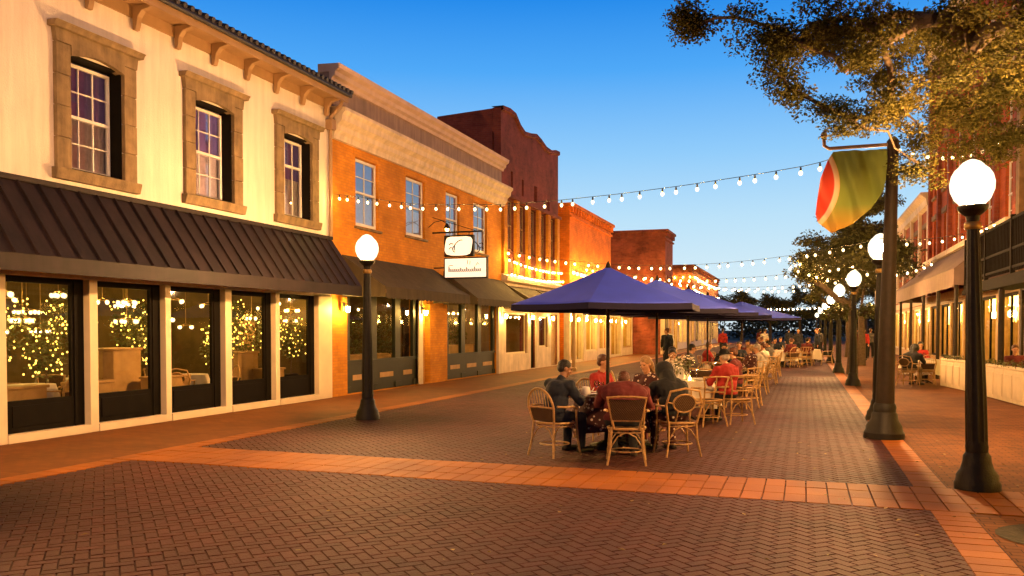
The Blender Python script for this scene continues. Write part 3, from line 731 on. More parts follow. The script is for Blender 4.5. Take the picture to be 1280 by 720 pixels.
for k in range(1, len(pts) - 2):
    (ya, za), (yb_, zb_) = pts[k], pts[k+1]
    b.poly([(FC.x(.1), ya, za + .06), (FC.x(.1), yb_, zb_ + .06), (FC.x(-.4), yb_, zb_ + .06), (FC.x(-.4), ya, za + .06)])
    b.poly([(FC.x(.1), ya, za - .1), (FC.x(.1), yb_, zb_ - .1), (FC.x(.1), yb_, zb_ + .06), (FC.x(.1), ya, za + .06)])
    b.poly([(FC.x(0), ya, za - .14), (FC.x(0), yb_, zb_ - .14), (FC.x(.1), yb_, zb_ - .1), (FC.x(.1), ya, za - .1)])
b.build('parapet', red_brick, Cq)
b = MB()
sp = [(-11.56, 0), (-11.56, 10.33), (-13.9, 10.2), (-13.9, 9.85), (-16.5, 9.7), (-16.5, 9.3), (-22, 9.0), (-22, 0)]
b.prism([(x, z) for x, z in sp], C0, C0 + .3); b.build('side_wall', red_brick, Cq)
b = MB(); b.prism([(x, z) for x, z in sp], C1 - .3, C1); b.build('side_wall', red_brick, Cq)
for k in range(6):
    b = MB(); y = 31.2 + 1.5*k; FC.bx(b, .0, .14, y - .16, y + .22, 3.91, 6.95); b.build('pilaster', orange_brick, Cq, bevel=.01)
b = MB()
FC.bx(b, 0, .18, C0 + .02, C1, 6.96, 7.08); b.build('string_course', red_brick, Cq)
for (p, q, z0, z1) in slots: b = MB(); FC.bx(b, -.24, -.28, p, q, z0, z1); b.build('window_opening', dark_room, Cq)
for k in range(5): sash(FC, Cq, 31.62 + 1.5*k, 32.53 + 1.5*k, 4.92, 6.88, d=-.1, cols=2, rows=(1, 1), blind=.97, wm=tan_wood)
b = MB()
FC.prof(b, [(0, 3.55), (.25, 3.62), (.30, 3.78), (.12, 3.86), (0, 3.9)], C0, C1); FC.bx(b, 0, .06, C0, C1, 2.45, 3.55)
b.build('shop_cornice', par_cream, Cq)
b = MB(); wall_grid(Fac(-11.12, 1), b, C0 + .02, C1, 0, 2.45, op[len(slots) + 5:], th=.07); b.build('shop_wall', par_cream, Cq)
for (p, q, z0, z1) in [op[-4], op[-2]]:
    b = MB(); FC.bx(b, -.1, -.04, p, p + .07, z0, z1); FC.bx(b, -.1, -.04, q - .07, q, z0, z1); FC.bx(b, -.1, -.04, p + .07, q - .07, z0, z0 + .08); FC.bx(b, -.1, -.04, p + .07, q - .07, z1 - .08, z1)
    w_ = b.build('shop_window', cream_paint, Cq); b = MB(); X = FC.x(-.07); b.poly([(X,p,z0),(X,q,z0),(X,q,z1),(X,p,z1)]); b.build('pane', glass, w_)
shop_room(FC, Cq, C0 + .4, C1 - .4, 4, 2.9, warm_wall, warm_wall)
b = MB(); FC.bx(b, -.1, -.05, 34.6, 35.4, .03, 2.35); FC.bx(b, -.05, -.03, 34.72, 35.28, 1.0, 2.15); b.build('door', black_wood, Cq, bevel=.01)
b = MB(); FC.bx(b, -.1, -.05, 37.7, 38.9, .03, 2.4); b.build('door', counter_mat, Cq, bevel=.01)
awning(FC, 31.6, 35.2, 3.5, 2.75, 1.3, awn_cloth, Cq, val=.15, scallop=False)
awning(FC, 35.4, 38.9, 3.5, 2.75, 1.2, awn_cloth, Cq, val=.15, scallop=False)
at0(Cq)

for y in (32.8, 36.5):
    pendant(-12.6, y, 2.3, 2.9, 'ring chandelier inside the tall red building, ' + ('nearer one' if y < 34 else 'farther one'), 'chandeliers inside the tall red building', n=8, r=.3)
LAN = empty('added_lantern', (-11.15, 23.585, 2.28), 0, 'small added wall lantern on the cream pillar between the two canvas awnings', 'lantern', 'added wall lanterns under the shop awnings')  # lanterns added to brighten the shop walls along the row
b = MB(); b.box(0, .02, -.05, .05, -.1, .12); b.tube([(.02, 0, .05), (.1, 0, .08), (.13, 0, .02)], .010, 6); b.lathe([(.05, -.0), (.03, .03), (.008, .05)], (.13, 0, 0), 10); b.build('bracket', iron, LAN)
b = MB(); b.lathe([(.025, -.14), (.045, -.11), (.05, -.01), (.045, 0)], (.13, 0, 0), 10); b.build('globe', lantern_m, LAN, smooth=60)
LAN.location.x += .06
for (x, y, t) in [(-11.06, 18.85, 'small added wall lantern beside the first dark green shopfront, near the downpipe'), (-11.0, 30.7, 'small added wall lantern on the pillar ending the orange brick building'), (-11.08, 34.4, 'small added wall lantern left of the dark door of the tall red building'), (-11.08, 37.45, 'small added wall lantern right of the dark door of the tall red building'), (-11.05, 42.0, 'small added wall lantern at the near end of the bright orange building'), (-11.05, 45.8, 'small added wall lantern in the middle of the bright orange building'), (-11.05, 49.7, 'small added wall lantern at the far end of the bright orange building'), (-11.1, 54.3, 'small added wall lantern on the low yellow-lit corner shop')]:
    copy_tree(LAN, (x, y, 2.28), 0, t)

# ------------------------------------------------------------------ far left row
dark_slate = mat('dark_slate_wall', (.03, .03, .045), .9, var=.3, scale=1)
def far_building(name, label, x0, x1, y0, y1, z, m, facing='street', crown=True, shops=True, wins=None, lamp=1., seed=0):
    """box building with window grid on its two visible sides, cornice, and lit ground floor"""
    o = empty(name, ((x0+x1)/2, (y0+y1)/2, 0), 0, label, 'building')
    rr = random.Random(seed); f = Fac(x1, 1); b = MB(); ops = []; nb = max(2, int((y1 - y0)/2.6)); dy = (y1 - y0)/nb
    zz = 3.9; rows = []
    while zz + 1.8 < z - .6: rows.append(zz); zz += 2.9
    if wins != 0:
        for r_ in rows:
            for k in range(nb): ops.append((y0 + dy*(k + .3), y0 + dy*(k + .7), r_, r_ + 1.6))
    so_ = []
    if shops:
        for k in range(nb): so_.append((y0 + dy*(k + .08), y0 + dy*(k + .92), .5 if k % 3 else .04, 2.6))
    wall_grid(f, b, y0, y1, 2.8 if shops else 0, z, ops)
    b.box(x0, x1 - .3, y0, y0 + .3, 0, z); b.box(x0, x1 - .3, y1 - .3, y1, 0, z); b.box(x0, x0 + .3, y0 + .3, y1 - .3, 0, z)
    b.box(x0 + .3, x1 - .3, y0 + .3, y1 - .3, z - .9, z - .8); b.box(x0 + .3, x1 - .3, y0 + .3, y1 - .3, 2.95, 3.05)
    b.build('wall', m, o)
    b = MB()
    if crown:
        b.box(x0 - .1, x1 + .22, y0 - .15, y1 + .15, z, z + .16); b.box(x1 + .001, x1 + .1, y0 - .05, y1 + .05, z - .55, z - .45)
        y = y0 + .2
        while y < y1: b.box(x1 + .002, x1 + .14, y - .09, y + .09, z - .3, z - .002); y += .55
        x = x0 + .3
        while x < x1: b.box(x - .09, x + .09, y0 - .12, y0 - .002, z - .3, z - .002); x += .55
    else:
        y = y0
        while y < y1: hh = rr.uniform(.1, .45); b.box(x1 - .3, x1 + .03, y, min(y1, y + .9), z + .001, z + hh); y += .93
    b.build('parapet', m, o)
    for (p, q, a, c) in ops: sash(f, o, p, q, a, c, d=-.08, cols=2, rows=(1, 1), blind=rr.choice([0, .4]))
    if shops:
        b = MB(); wall_grid(f, b, y0, y1, 0, 2.8, so_); b.build('shop_wall', par_cream, o)
        for (p, q, a, c) in so_:
            b = MB(); f.bx(b, -.12, -.06, p, p + .08, a, c); f.bx(b, -.12, -.06, q - .08, q, a, c); f.bx(b, -.12, -.06, p, q, a, a + .1); f.bx(b, -.12, -.06, p, q, c - .1, c); f.bx(b, -.12, -.06, (p+q)/2 - .04, (p+q)/2 + .04, a, c)
            w_ = b.build('shop_window', rr.choice([cream_paint, green_wood, counter_mat]), o)
            b = MB(); X = f.x(-.09); b.poly([(X,p,a),(X,q,a),(X,q,c),(X,p,c)]); b.build('pane', glass, w_)
        shop_room(f, o, y0 + .3, y1 - .3, min(3.5, x1 - x0 - 1), 2.9, warm_wall, warm_wall)
        b = MB(); f.prof(b, [(0, 2.75), (.3, 2.85), (.34, 3.05), (0, 3.2)], y0, y1); b.build('shop_cornice', par_cream, o)
    at0(o)
    if shops:
        for k in range(nb):
            yy = y0 + dy*(k + .5); bb = MB(); q = .26
            bb.lathe([(.06, .12), (.16, .06), (.17, -.05), (.10, -.12)], (0, 0, 0), 12)
            bb.tube([(0, 0, .12), (0, 0, 2.88 - 2.3)], .008, 5)
            oo = bb.build('globe_pendant', [emit_room], None, smooth=60); oo.location = (x1 - 1.2, yy, 2.3)
            tag(oo, 'glowing globe pendant hanging inside the ' + name.replace('_', ' '), 'pendant lamp', 'pendants inside the ' + name.replace('_', ' '))
    return o
emit_room = emit('shop_pendant_glow', (1., .58, .12), 240)
far_building('dark_low_building', 'low dark building squeezed between the tall red one and the orange one', -17, -12.3, 39.15, 41.0, 6.6, dark_slate, crown=False, seed=1, wins=0)
far_building('orange_building', 'bright orange brick building with a ragged corbelled top behind the blue umbrellas', -18, -11.15, 41.05, 50.6, 7.9, vivid_brick, seed=2, wins=0)
far_building('brown_building', 'dark reddish flat-topped building right of the bright orange one', -18, -9.0, 58, 61.5, 8.4, far_brick_dark, seed=3)
far_building('corner_shop', 'low yellow-lit shop building between the orange and dark reddish ones', -17, -11.2, 50.7, 57.9, 4.4, par_cream, crown=False, seed=5, wins=0)
far_building('corner_building', 'pale brown corner building hung with string lights at the far end', -24, -10.5, 85, 112, 8.0, far_brick, seed=4)
far_building('low_shop', 'low yellow-lit shop building before the far corner building', -17, -10.2, 61.6, 84.6, 4.2, par_cream, crown=False, seed=6, wins=0)

# ------------------------------------------------------------------ right side row
FR = Fac(6.0, -1)
deep_brick = brickmat('deep_orange_red_brick', (.42, .085, .018), (.33, .062, .015), (.24, .08, .03), bw=.25, bh=.085, var=.4, bump=.3)
def right_building(name, label, y0, y1, z, m, nwin, trim, balcony=None, awn=None, seed=0, tone=None):
    o = empty(name, (6, (y0+y1)/2, 0), 0, label, 'building')
    b = MB(); dy = (y1 - y0)/nwin; ops = []
    for k in range(nwin):
        for r_ in (4.9, 8.1, 11.3):
            if r_ + 2.1 < z: ops.append((y0 + dy*(k + .32), y0 + dy*(k + .68), r_, r_ + 2.1))
    so_ = [(y0 + dy*k + .16, y0 + dy*(k+1) - .16, .45, 2.85) for k in range(nwin)]
    wall_grid(FR, b, y0, y1, 2.99, z, ops); FR.bx(b, -.3, -8, y0, y0 + .3, 0, z); FR.bx(b, -.3, -8, y1 - .3, y1, 0, z); FR.bx(b, -8, -8.3, y0, y1, 0, z); FR.bx(b, -.3, -8, y0 + .3, y1 - .3, z - .6, z - .5)
    FR.bx(b, -.3, -8, y0 + .3, y1 - .3, 3.1, 3.2)
    b.build('wall', m, o)
    b = MB(); wall_grid(FR, b, y0, y1, 0, 2.99, so_); b.build('shop_wall', counter_mat if seed != 1 else pole_paint, o)
    for k in range(nwin + 1):
        b = MB(); y = min(max(y0 + dy*k, y0 + .2), y1 - .2); FR.bx(b, .002, .16, y - .2, y + .2, 3.4, z - .5); b.build('pilaster', trim, o, bevel=.015)
    b = MB(); FR.prof(b, [(0, z - .6), (.2, z - .5), (.25, z - .2), (.5, z), (.5, z + .12), (-.3, z + .12), (-.3, z - .002), (0, z - .002)], y0, y1); b.build('cornice', par_cream, o)
    b = MB(); FR.prof(b, [(.001, 3.0), (.12, 3.0), (.2, 3.3), (.001, 3.38)], y0, y1); b.build('shop_cornice', par_cream, o)
    for (p, q, a, c) in ops:
        sash(FR, o, p, q, a, c, d=-.1, cols=2, rows=(2, 2), blind=.45)
        b = MB(); FR.bx(b, .001, .1, p - .12, q + .12, c + .001, c + .22); b.build('lintel', stone, o)
        b = MB(); FR.bx(b, .001, .12, p - .1, q + .1, a - .12, a - .001); b.build('window_sill', stone, o)
    for (p, q, a, c) in so_:
        b = MB(); FR.bx(b, -.16, -.08, p, p + .1, a, c); FR.bx(b, -.16, -.08, q - .1, q, a, c); FR.bx(b, -.15, -.09, p, q, a, a + .1); FR.bx(b, -.15, -.09, p, q, c - .1, c); FR.bx(b, -.15, -.09, (p+q)/2 - .05, (p+q)/2 + .05, a, c)
        w_ = b.build('shop_window', cream_paint if seed % 2 else black_wood, o)
        b = MB(); X = FR.x(-.12); b.poly([(X,p,a),(X,p,c),(X,q,c),(X,q,a)]); b.build('pane', glass, w_)
        b = MB(); y = p + .15      # icicle lights hung inside the window
        while y < q - .1:
            L_ = R.uniform(.25, .85); b.tube([(FR.x(-.3), y, c - .08), (FR.x(-.3), y, c - .08 - L_)], .011, 4); y += .13
        b.build('icicle_lights', icicle_m, w_)
    shop_room(FR, o, y0 + .3, y1 - .3, 4, 2.95, warm_wall, warm_wall)
    at0(o)
    for k in range(nwin):
        yy = y0 + dy*(k + .5); bb = MB(); bb.lathe([(.06, .12), (.16, .06), (.17, -.05), (.10, -.12)], (0, 0, 0), 12); bb.tube([(0, 0, .12), (0, 0, .6)], .008, 5)
        oo = bb.build('globe_pendant', [emit_room], None, smooth=60); oo.location = (7.4, yy, 2.3)
        tag(oo, 'glowing globe pendant hanging inside the ' + name.replace('_', ' '), 'pendant lamp', 'pendants inside the ' + name.replace('_', ' '))
    return o
R1 = right_building('balcony_building', 'red-orange brick building with a black iron balcony and pale pilasters', 19, 28.3, 16.5, deep_brick, 3, stone, seed=1)
R2 = right_building('awning_building', 'orange brick building with a long grey canvas awning beside the promenade', 28.35, 47, 15, deep_brick, 6, far_brick_dark, seed=2)
R3 = right_building('brick_shop_row', 'far brick shop row beyond the promenade trees', 47.05, 80, 8.5, far_brick, 9, par_cream, seed=3)
R0 = right_building('corner_brick_building', 'red brick building nearest on the promenade side', 2, 18.95, 12.5, deep_brick, 5, stone, seed=4)
# balcony
bal = empty('iron_balcony', (6, 24, 0), 0, 'black iron balcony with two tiers of railing over the lit restaurant windows', 'balcony')
b = MB(); FR.bx(b, .2, 1.5, 19.2, 28.2, 2.86, 3.0); FR.bx(b, 1.42, 1.55, 19.2, 28.2, 2.72, 2.86); b.build('deck', matte_iron, bal)
b = MB()
for zz in (3.12, 3.55, 4.24): FR.bx(b, 1.42, 1.48, 19.2, 28.2, zz, zz + .06)
y = 19.25
while y < 28.2: FR.bx(b, 1.435, 1.465, y, y + .03, 3.05, 4.24); y += .155
for y in (19.2, 22.2, 25.2, 28.1): FR.bx(b, 1.40, 1.50, y, y + .1, 3.0, 4.36)
b.build('railing', matte_iron, bal)
for y in (19.3, 23.7, 28.1):
    b = MB(); b.tube([(4.62, y, 0), (4.62, y, 2.72)], .07, 10); b.build('post', pole_paint, bal, smooth=50)
at0(bal)
# grey awning with posts
aw = empty('promenade_awning', (6, 38, 0), 0, 'long sloping grey canvas awning on dark posts over the promenade', 'awning')
awning(Fac(5.78, -1), 28.5, 47, 4.85, 3.55, 1.5, awn_grey, aw, val=.55, scallop=False)
b = MB(); b.box(5.62, 5.8, 28.5, 47, 4.86, 5.05); b.build('top_board', par_cream, aw)
for y in (28.6, 32.2, 36, 40, 44, 46.9):
    b = MB(); b.tube([(4.36, y, 0), (4.36, y, 3.5)], .06, 10); b.build('post', pole_paint, aw, smooth=50)
at0(aw)
# low white terrace wall with planting on top
tw = empty('terrace_wall', (4.2, 24, 0), 0, 'low white panelled wall edging the restaurant terrace', 'wall')
path = [(4.75, 14.6), (4.72, 17), (4.68, 19.5), (4.55, 21.8), (4.4, 24), (4.2, 26.4), (3.95, 28.2)]
cw = mat('white_wall_paint', (.66, .54, .36), .7, var=.15, scale=4, bump=.15)
for k in range(len(path) - 1):
    (xa, ya), (xb, yb_) = path[k], path[k+1]; n_ = 3
    for q in range(n_):
        p = Vector((lerp(xa, xb, q/n_), lerp(ya, yb_, q/n_), 0)); t = Vector((lerp(xa, xb, (q+1)/n_), lerp(ya, yb_, (q+1)/n_), 0)); dd = (t - p); L_ = dd.length; a = math.atan2(dd.y, dd.x)
        b = MB(); b.box(.01, L_ - .01, -.05, .05, .02, .76); b.box(.06, L_ - .06, -.065, .065, .12, .66)
        pn = b.build('wall_panel', cw, tw, bevel=.008); pn.location = p; pn.rotation_euler.z = a
b = MB(); b.tube([(x, y, .80) for x, y in path], .05, 8); b.build('coping', cw, tw, smooth=50)
b = MB()
for k in range(len(path) - 1):
    for q in range(8):
        t = q/8; leaves(b, (lerp(path[k][0], path[k+1][0], t), lerp(path[k][1], path[k+1][1], t), .9), (.12, .15, .08), 26, .06)
b.build('planting', plantm, tw)
at0(tw)
for c in kids(tw):
    if c.name.startswith('wall_panel'): pass

# ------------------------------------------------------------------ street lamps
def lamp_post(o, m, H=3.5, pr=.062, base=.225):
    b = MB(); b.lathe([(base, 0), (base, .07), (base*.93, .10), (base*.9, .16), (base*.72, .22), (base*.62, .30), (base*.60, .36), (base*.48, .40), (base*.50, .46), (base*.46, .52)], seg=24); b.build('base', m, o, smooth=35)
    b = MB(); b.lathe([(pr*1.75, .50), (pr*1.7, .9), (pr*1.5, 1.5), (pr*1.25, 2.2), (pr, H - .72)], seg=24, flute=.10); b.build('post', m, o, smooth=30)
def street_lamp(loc, label, H=3.5, group='acorn street lamps'):
    o = empty('street_lamp', loc, 0, label, 'street lamp', group)
    lamp_post(o, iron, H)
    b = MB(); b.lathe([(.075, H - .74), (.085, H - .72), (.085, H - .68), (.075, H - .66)], seg=20); b.build('collar', brass, o, smooth=40)
    b = MB(); b.lathe([(.06, H - .66), (.07, H - .60), (.13, H - .55), (.15, H - .52), (.15, H - .49), (.10, H - .48)], seg=20); b.build('globe_holder', iron, o, smooth=40)
    b = MB(); b.lathe([(.12, H - .48), (.175, H - .42), (.212, H - .33), (.218, H - .25), (.20, H - .17), (.165, H - .11), (.125, H - .075), (.115, H - .06), (.085, H - .03), (.045, H - .01), (.015, H)], seg=24); b.mi(1).ell((0, 0, H - .27), (.075, .075, .09), seg=12, rings=8); b.build('globe', [globe_shell, globe_core], o, smooth=60)
    return o
LP = street_lamp((1.76, 10.05, 0), 'nearest acorn street lamp, biggest on the promenade side, with a glowing white globe')
for (x, y, t) in [(1.34, 17.2, 'acorn street lamp rising right behind the flag pole'), (1.42, 27.5, 'acorn street lamp on the promenade border, first beyond the flag pole'), (1.30, 35.5, 'acorn street lamp on the promenade border, second beyond the flag pole'), (1.30, 46, 'small distant acorn street lamp, third beyond the flag pole'), (1.30, 58, 'tiny acorn street lamp fourth beyond the flag pole'), (1.3, 74, 'tiniest acorn street lamp, fifth beyond the flag pole'), (1.3, 95, 'farthest speck-sized acorn street lamp at the street end'),
                  (-7.82, 14.2, 'acorn street lamp standing alone on the sidewalk before the orange brick building'), (-7.9, 5.2, 'acorn street lamp at the near end of the sidewalk by the cream building')]:
    copy_tree(LP, (x, y, 0), R.uniform(0, 1), t)
LP.rotation_euler.y = -.028

# flag pole with banner
fp = empty('flag_pole', (1.2, 14.35, 0), 0, 'thick brown pole with a side arm carrying the flag', 'pole')
b = MB(); b.lathe([(.30, 0), (.30, .09), (.27, .13), (.26, .2), (.20, .30), (.19, .38), (.165, .42), (.17, .5), (.15, .55)], seg=24); b.build('base', iron, fp, smooth=35)
b = MB(); b.lathe([(.14, .53), (.125, 1.5), (.10, 3.0), (.085, 4.5), (.092, 4.62), (.045, 4.68)], seg=20); b.build('pole', pole_paint, fp, smooth=40)
b = MB(); b.tube([(.05, -.02, 4.57), (-.5, -.02, 4.56), (-.93, -.02, 4.55), (-1.0, -.02, 4.60), (-1.01, -.02, 4.72)], .028, 8); b.ell((-1.01, -.02, 4.76), (.05, .05, .07)); b.build('arm', tan_wood, fp, smooth=50)
def flag_mat():
    m, n, l, b = nt('flag_cloth')
    tc = n.new('ShaderNodeTexCoord'); nz = n.new('ShaderNodeTexNoise'); nz.inputs['Scale'].default_value = 2.2
    s = n.new('ShaderNodeSeparateXYZ'); l.new(tc.outputs['Object'], s.inputs[0]); l.new(tc.outputs['Object'], nz.inputs['Vector'])
    # distance from a circle centre gives the curved red field and white stripe
    d = n.new('ShaderNodeVectorMath'); d.operation = 'DISTANCE'; cb = n.new('ShaderNodeCombineXYZ')
    l.new(s.outputs[0], cb.inputs[0]); l.new(s.outputs[2], cb.inputs[2]); l.new(cb.outputs[0], d.inputs[0]); d.inputs[1].default_value = (-1.58, 0, -.52)
    r = n.new('ShaderNodeValToRGB'); r.color_ramp.interpolation = 'LINEAR'; e = r.color_ramp.elements
    st = [(.0, (.62, .05, .02)), (.81, (.62, .05, .02)), (.825, (.7, .55, .42)), (.885, (.7, .5, .3)), (.91, (.55, .30, .03)), (.99, (.42, .40, .04)), (1., (.42, .40, .04))]
    while len(e) < len(st): e.new(.5)
    for x, (p, c) in zip(e, st): x.position = p; x.color = (*c, 1)
    l.new(d.outputs['Value'], r.inputs[0])
    mr = n.new('ShaderNodeMapRange'); mr.inputs['From Min'].default_value = -1.35; mr.inputs['From Max'].default_value = -.85; l.new(s.outputs[2], mr.inputs['Value'])
    mx = n.new('ShaderNodeMix'); mx.data_type = 'RGBA'; mx.inputs[6].default_value = (.55, .26, .03, 1); mx.inputs[7].default_value = (.20, .27, .05, 1)
    l.new(mr.outputs[0], mx.inputs[0])
    gt = n.new('ShaderNodeMath'); gt.operation = 'GREATER_THAN'; gt.inputs[1].default_value = .90; l.new(d.outputs['Value'], gt.inputs[0])
    m2 = n.new('ShaderNodeMix'); m2.data_type = 'RGBA'; l.new(gt.outputs[0], m2.inputs[0]); l.new(r.outputs[0], m2.inputs[6]); l.new(mx.outputs[2], m2.inputs[7])
    l.new(m2.outputs[2], b.inputs['Base Color']); b.inputs['Roughness'].default_value = .8
    b.inputs['Subsurface Weight'].default_value = 0
    return m
fp.rotation_euler.y = .018
fl = MB(); NU, NV = 30, 30
# outline as left and right edges for each height (u across, v down), local x from the pole, z from the arm
def edge(v):
    left = [(-.78, 0), (-.87, -.15), (-.97, -.42), (-1.01, -.70), (-1.04, -.98), (-1.0, -1.12), (-.80, -1.28)]
    right = [(.0, -.02), (.0, -.15), (.0, -.42), (-.05, -.66), (-.22, -.93), (-.48, -1.14), (-.78, -1.285)]
    t = v * (len(left) - 1); i = min(int(t), len(left) - 2); t -= i
    return (lerp(left[i][0], left[i+1][0], t), lerp(left[i][1], left[i+1][1], t)), (lerp(right[i][0], right[i+1][0], t), lerp(right[i][1], right[i+1][1], t))
for j in range(NV + 1):
    (lx, lz), (rx, rz) = edge(j/NV)
    for i in range(NU + 1):
        u = i/NU; x = lerp(lx, rx, u); z = lerp(lz, rz, u)
        y = .06*math.sin(x*15 + z*3)*(.4 + j/NV) + .09*math.sin(x*6 - z*4)*(j/NV) + .02*math.sin(x*31 + z*9)
        fl.v.append((x, y, z))
for j in range(NV):
    for i in range(NU):
        k = j*(NU + 1) + i; fl.f.append((k, k + NU + 1, k + NU + 2, k + 1)); fl.m.append(0)
fo = fl.build('flag', flag_mat(), None, smooth=80, loc=(1.2, 14.33, 4.52)); sol = fo.modifiers.new('t', 'SOLIDIFY'); sol.thickness = .004
tag(fo, 'rippling flag in yellow-green and orange with a red corner and white curved stripe', 'flag')

# ------------------------------------------------------------------ umbrellas
def umbrella(loc, Rr, zr, zp, rot, label, n_=6):
    o = empty('patio_umbrella', loc, rot, label, 'umbrella', 'blue patio umbrellas over the tables')
    b = MB(); K = 12
    for k in range(n_):
        a0, a1 = 2*PI*k/n_, 2*PI*(k+1)/n_
        for i in range(K):
            t0, t1 = i/K, (i + 1)/K; J = 8
            for j in range(J):
                s0, s1 = j/J, (j + 1)/J
                def P(t, s_):
                    x = lerp(math.cos(a0), math.cos(a1), s_); y = lerp(math.sin(a0), math.sin(a1), s_)
                    sag = -.012*math.sin(PI*s_)*t - .02*math.sin(PI*t)
                    sag += t*mn.noise(Vector((x*t*2.2 + loc[1], y*t*2.2, t*2.)))*.030*math.sin(PI*s_)
                    return (Rr*t*x, Rr*t*y, lerp(zp, zr, t) + sag)
                q = [P(t0, s0), P(t1, s0), P(t1, s1), P(t0, s1)]
                if i == 0: q = [P(t1, s0), P(t1, s1), (0, 0, zp)] if True else q
                b.poly(q if i else [(0, 0, zp), P(t1, s0), P(t1, s1)])
    me = b.weld().mesh('canopy', navy, 14)
    c = link(me, 'canopy', o); sol = c.modifiers.new('t', 'SOLIDIFY'); sol.thickness = .004
    b = MB()
    for k in range(n_):
        a0, a1 = 2*PI*k/n_, 2*PI*(k+1)/n_
        for j in range(4):
            s0, s1 = j/4, (j+1)/4
            p0 = Vector((lerp(math.cos(a0), math.cos(a1), s0)*Rr, lerp(math.sin(a0), math.sin(a1), s0)*Rr, zr - .012*math.sin(PI*s0)))
            p1 = Vector((lerp(math.cos(a0), math.cos(a1), s1)*Rr, lerp(math.sin(a0), math.sin(a1), s1)*Rr, zr - .012*math.sin(PI*s1)))
            dz = Vector((0, 0, -.09)); b.poly([p0, p1, p1*1.004 + dz, p0*1.004 + dz])
    v = b.build('valance', navy_trim, o); sol = v.modifiers.new('t', 'SOLIDIFY'); sol.thickness = .004
    b = MB(); b.tube([(0, 0, .05), (0, 0, zp - .02)], .026, 10); b.lathe([(.05, zp - .02), (.03, zp + .03), (.008, zp + .08)], seg=10); b.build('pole', pole_paint, o, smooth=50)
    for k in range(n_):
        a = 2*PI*k/n_; b = MB(); b.tube([(0, 0, zp - .05), (math.cos(a)*Rr*.98, math.sin(a)*Rr*.98, zr - .012)], .009, 5); b.tube([(0, 0, zr - .12), (math.cos(a)*Rr*.5, math.sin(a)*Rr*.5, lerp(zp, zr, .5) - .05)], .008, 5)
        b.build('rib', iron, o)
    b = MB(); b.lathe([(.26, 0), (.26, .05), (.10, .09), (.05, .12), (.045, .3), (.03, .31)], seg=20); b.build('base', iron, o, smooth=40)
    return o
fwd = math.atan2(-11.8, 2.65)   # direction from the first umbrella to the viewer
umbrella((-2.65, 11.85, 0), 1.42, 2.05, 2.60, fwd - math.radians(10), 'blue umbrella nearest the viewer, over the first table')
umbrella((-2.65, 16.1, 0), 1.55, 2.08, 2.66, fwd + .1, 'blue umbrella second in the row, just behind the nearest one')
umbrella((-2.6, 20.3, 0), 1.6, 2.1, 2.68, fwd + .35, 'blue umbrella third in the row from the nearest one')
umbrella((-2.6, 24.6, 0), 1.8, 2.1, 2.7, fwd + .1, 'blue umbrella fourth in the row, between third and farthest')
umbrella((-2.2, 32.5, 0), 2.3, 2.12, 2.75, fwd - .1, 'wide blue umbrella farthest away at the end of the row')

# ------------------------------------------------------------------ rattan chairs
def chair_base(o):
    for sx_ in (-1, 1):
        b = MB(); b.tube([(sx_*.25, .25, 0), (sx_*.225, .22, .2), (sx_*.215, .20, .44), (sx_*.235, .18, .64)], [.014, .016, .016, .015], 8); b.build('leg', rattan, o, smooth=60)
        b = MB(); b.tube([(sx_*.24, -.27, 0), (sx_*.20, -.23, .22), (sx_*.19, -.21, .45)], [.014, .016, .017], 8); b.build('leg', rattan, o, smooth=60)
        b = MB(); b.tube([(sx_*.235, .19, .64), (sx_*.27, .08, .67), (sx_*.28, -.06, .67), (sx_*.24, -.2, .68)], .015, 8); b.build('armrest', rattan, o, smooth=60)
    b = MB(); N = 24
    ring = [(.235*math.copysign(abs(math.cos(2*PI*k/N))**.7, math.cos(2*PI*k/N)), .225*math.copysign(abs(math.sin(2*PI*k/N))**.7, math.sin(2*PI*k/N))) for k in range(N)]
    b.tube([(x, y, .45) for x, y in ring], .017, 8, closed=True); b.tube([(x*.95, y*.95, .405) for x, y in ring], .010, 6, closed=True); b.build('seat_rim', rattan, o, smooth=60)
    b = MB(); b.poly([(x*.97, y*.97, .452) for x, y in ring]); b.poly([(x*.97, y*.97, .44) for x, y in ring][::-1]); b.build('seat', weave, o)
    b = MB(); N = 16; b.tube([(.20*math.cos(2*PI*k/N), .20*math.sin(2*PI*k/N), .16) for k in range(N)], .010, 6, closed=True)
    for sx_ in (-1, 1):
        b.tube([(sx_*.22, .22, .22), (sx_*.12, .21, .36), (0, .21, .41)], .009, 6); b.tube([(sx_*.20, -.23, .22), (sx_*.11, -.22, .36), (0, -.215, .41)], .009, 6)
    b.build('stretcher', rattan, o, smooth=60)
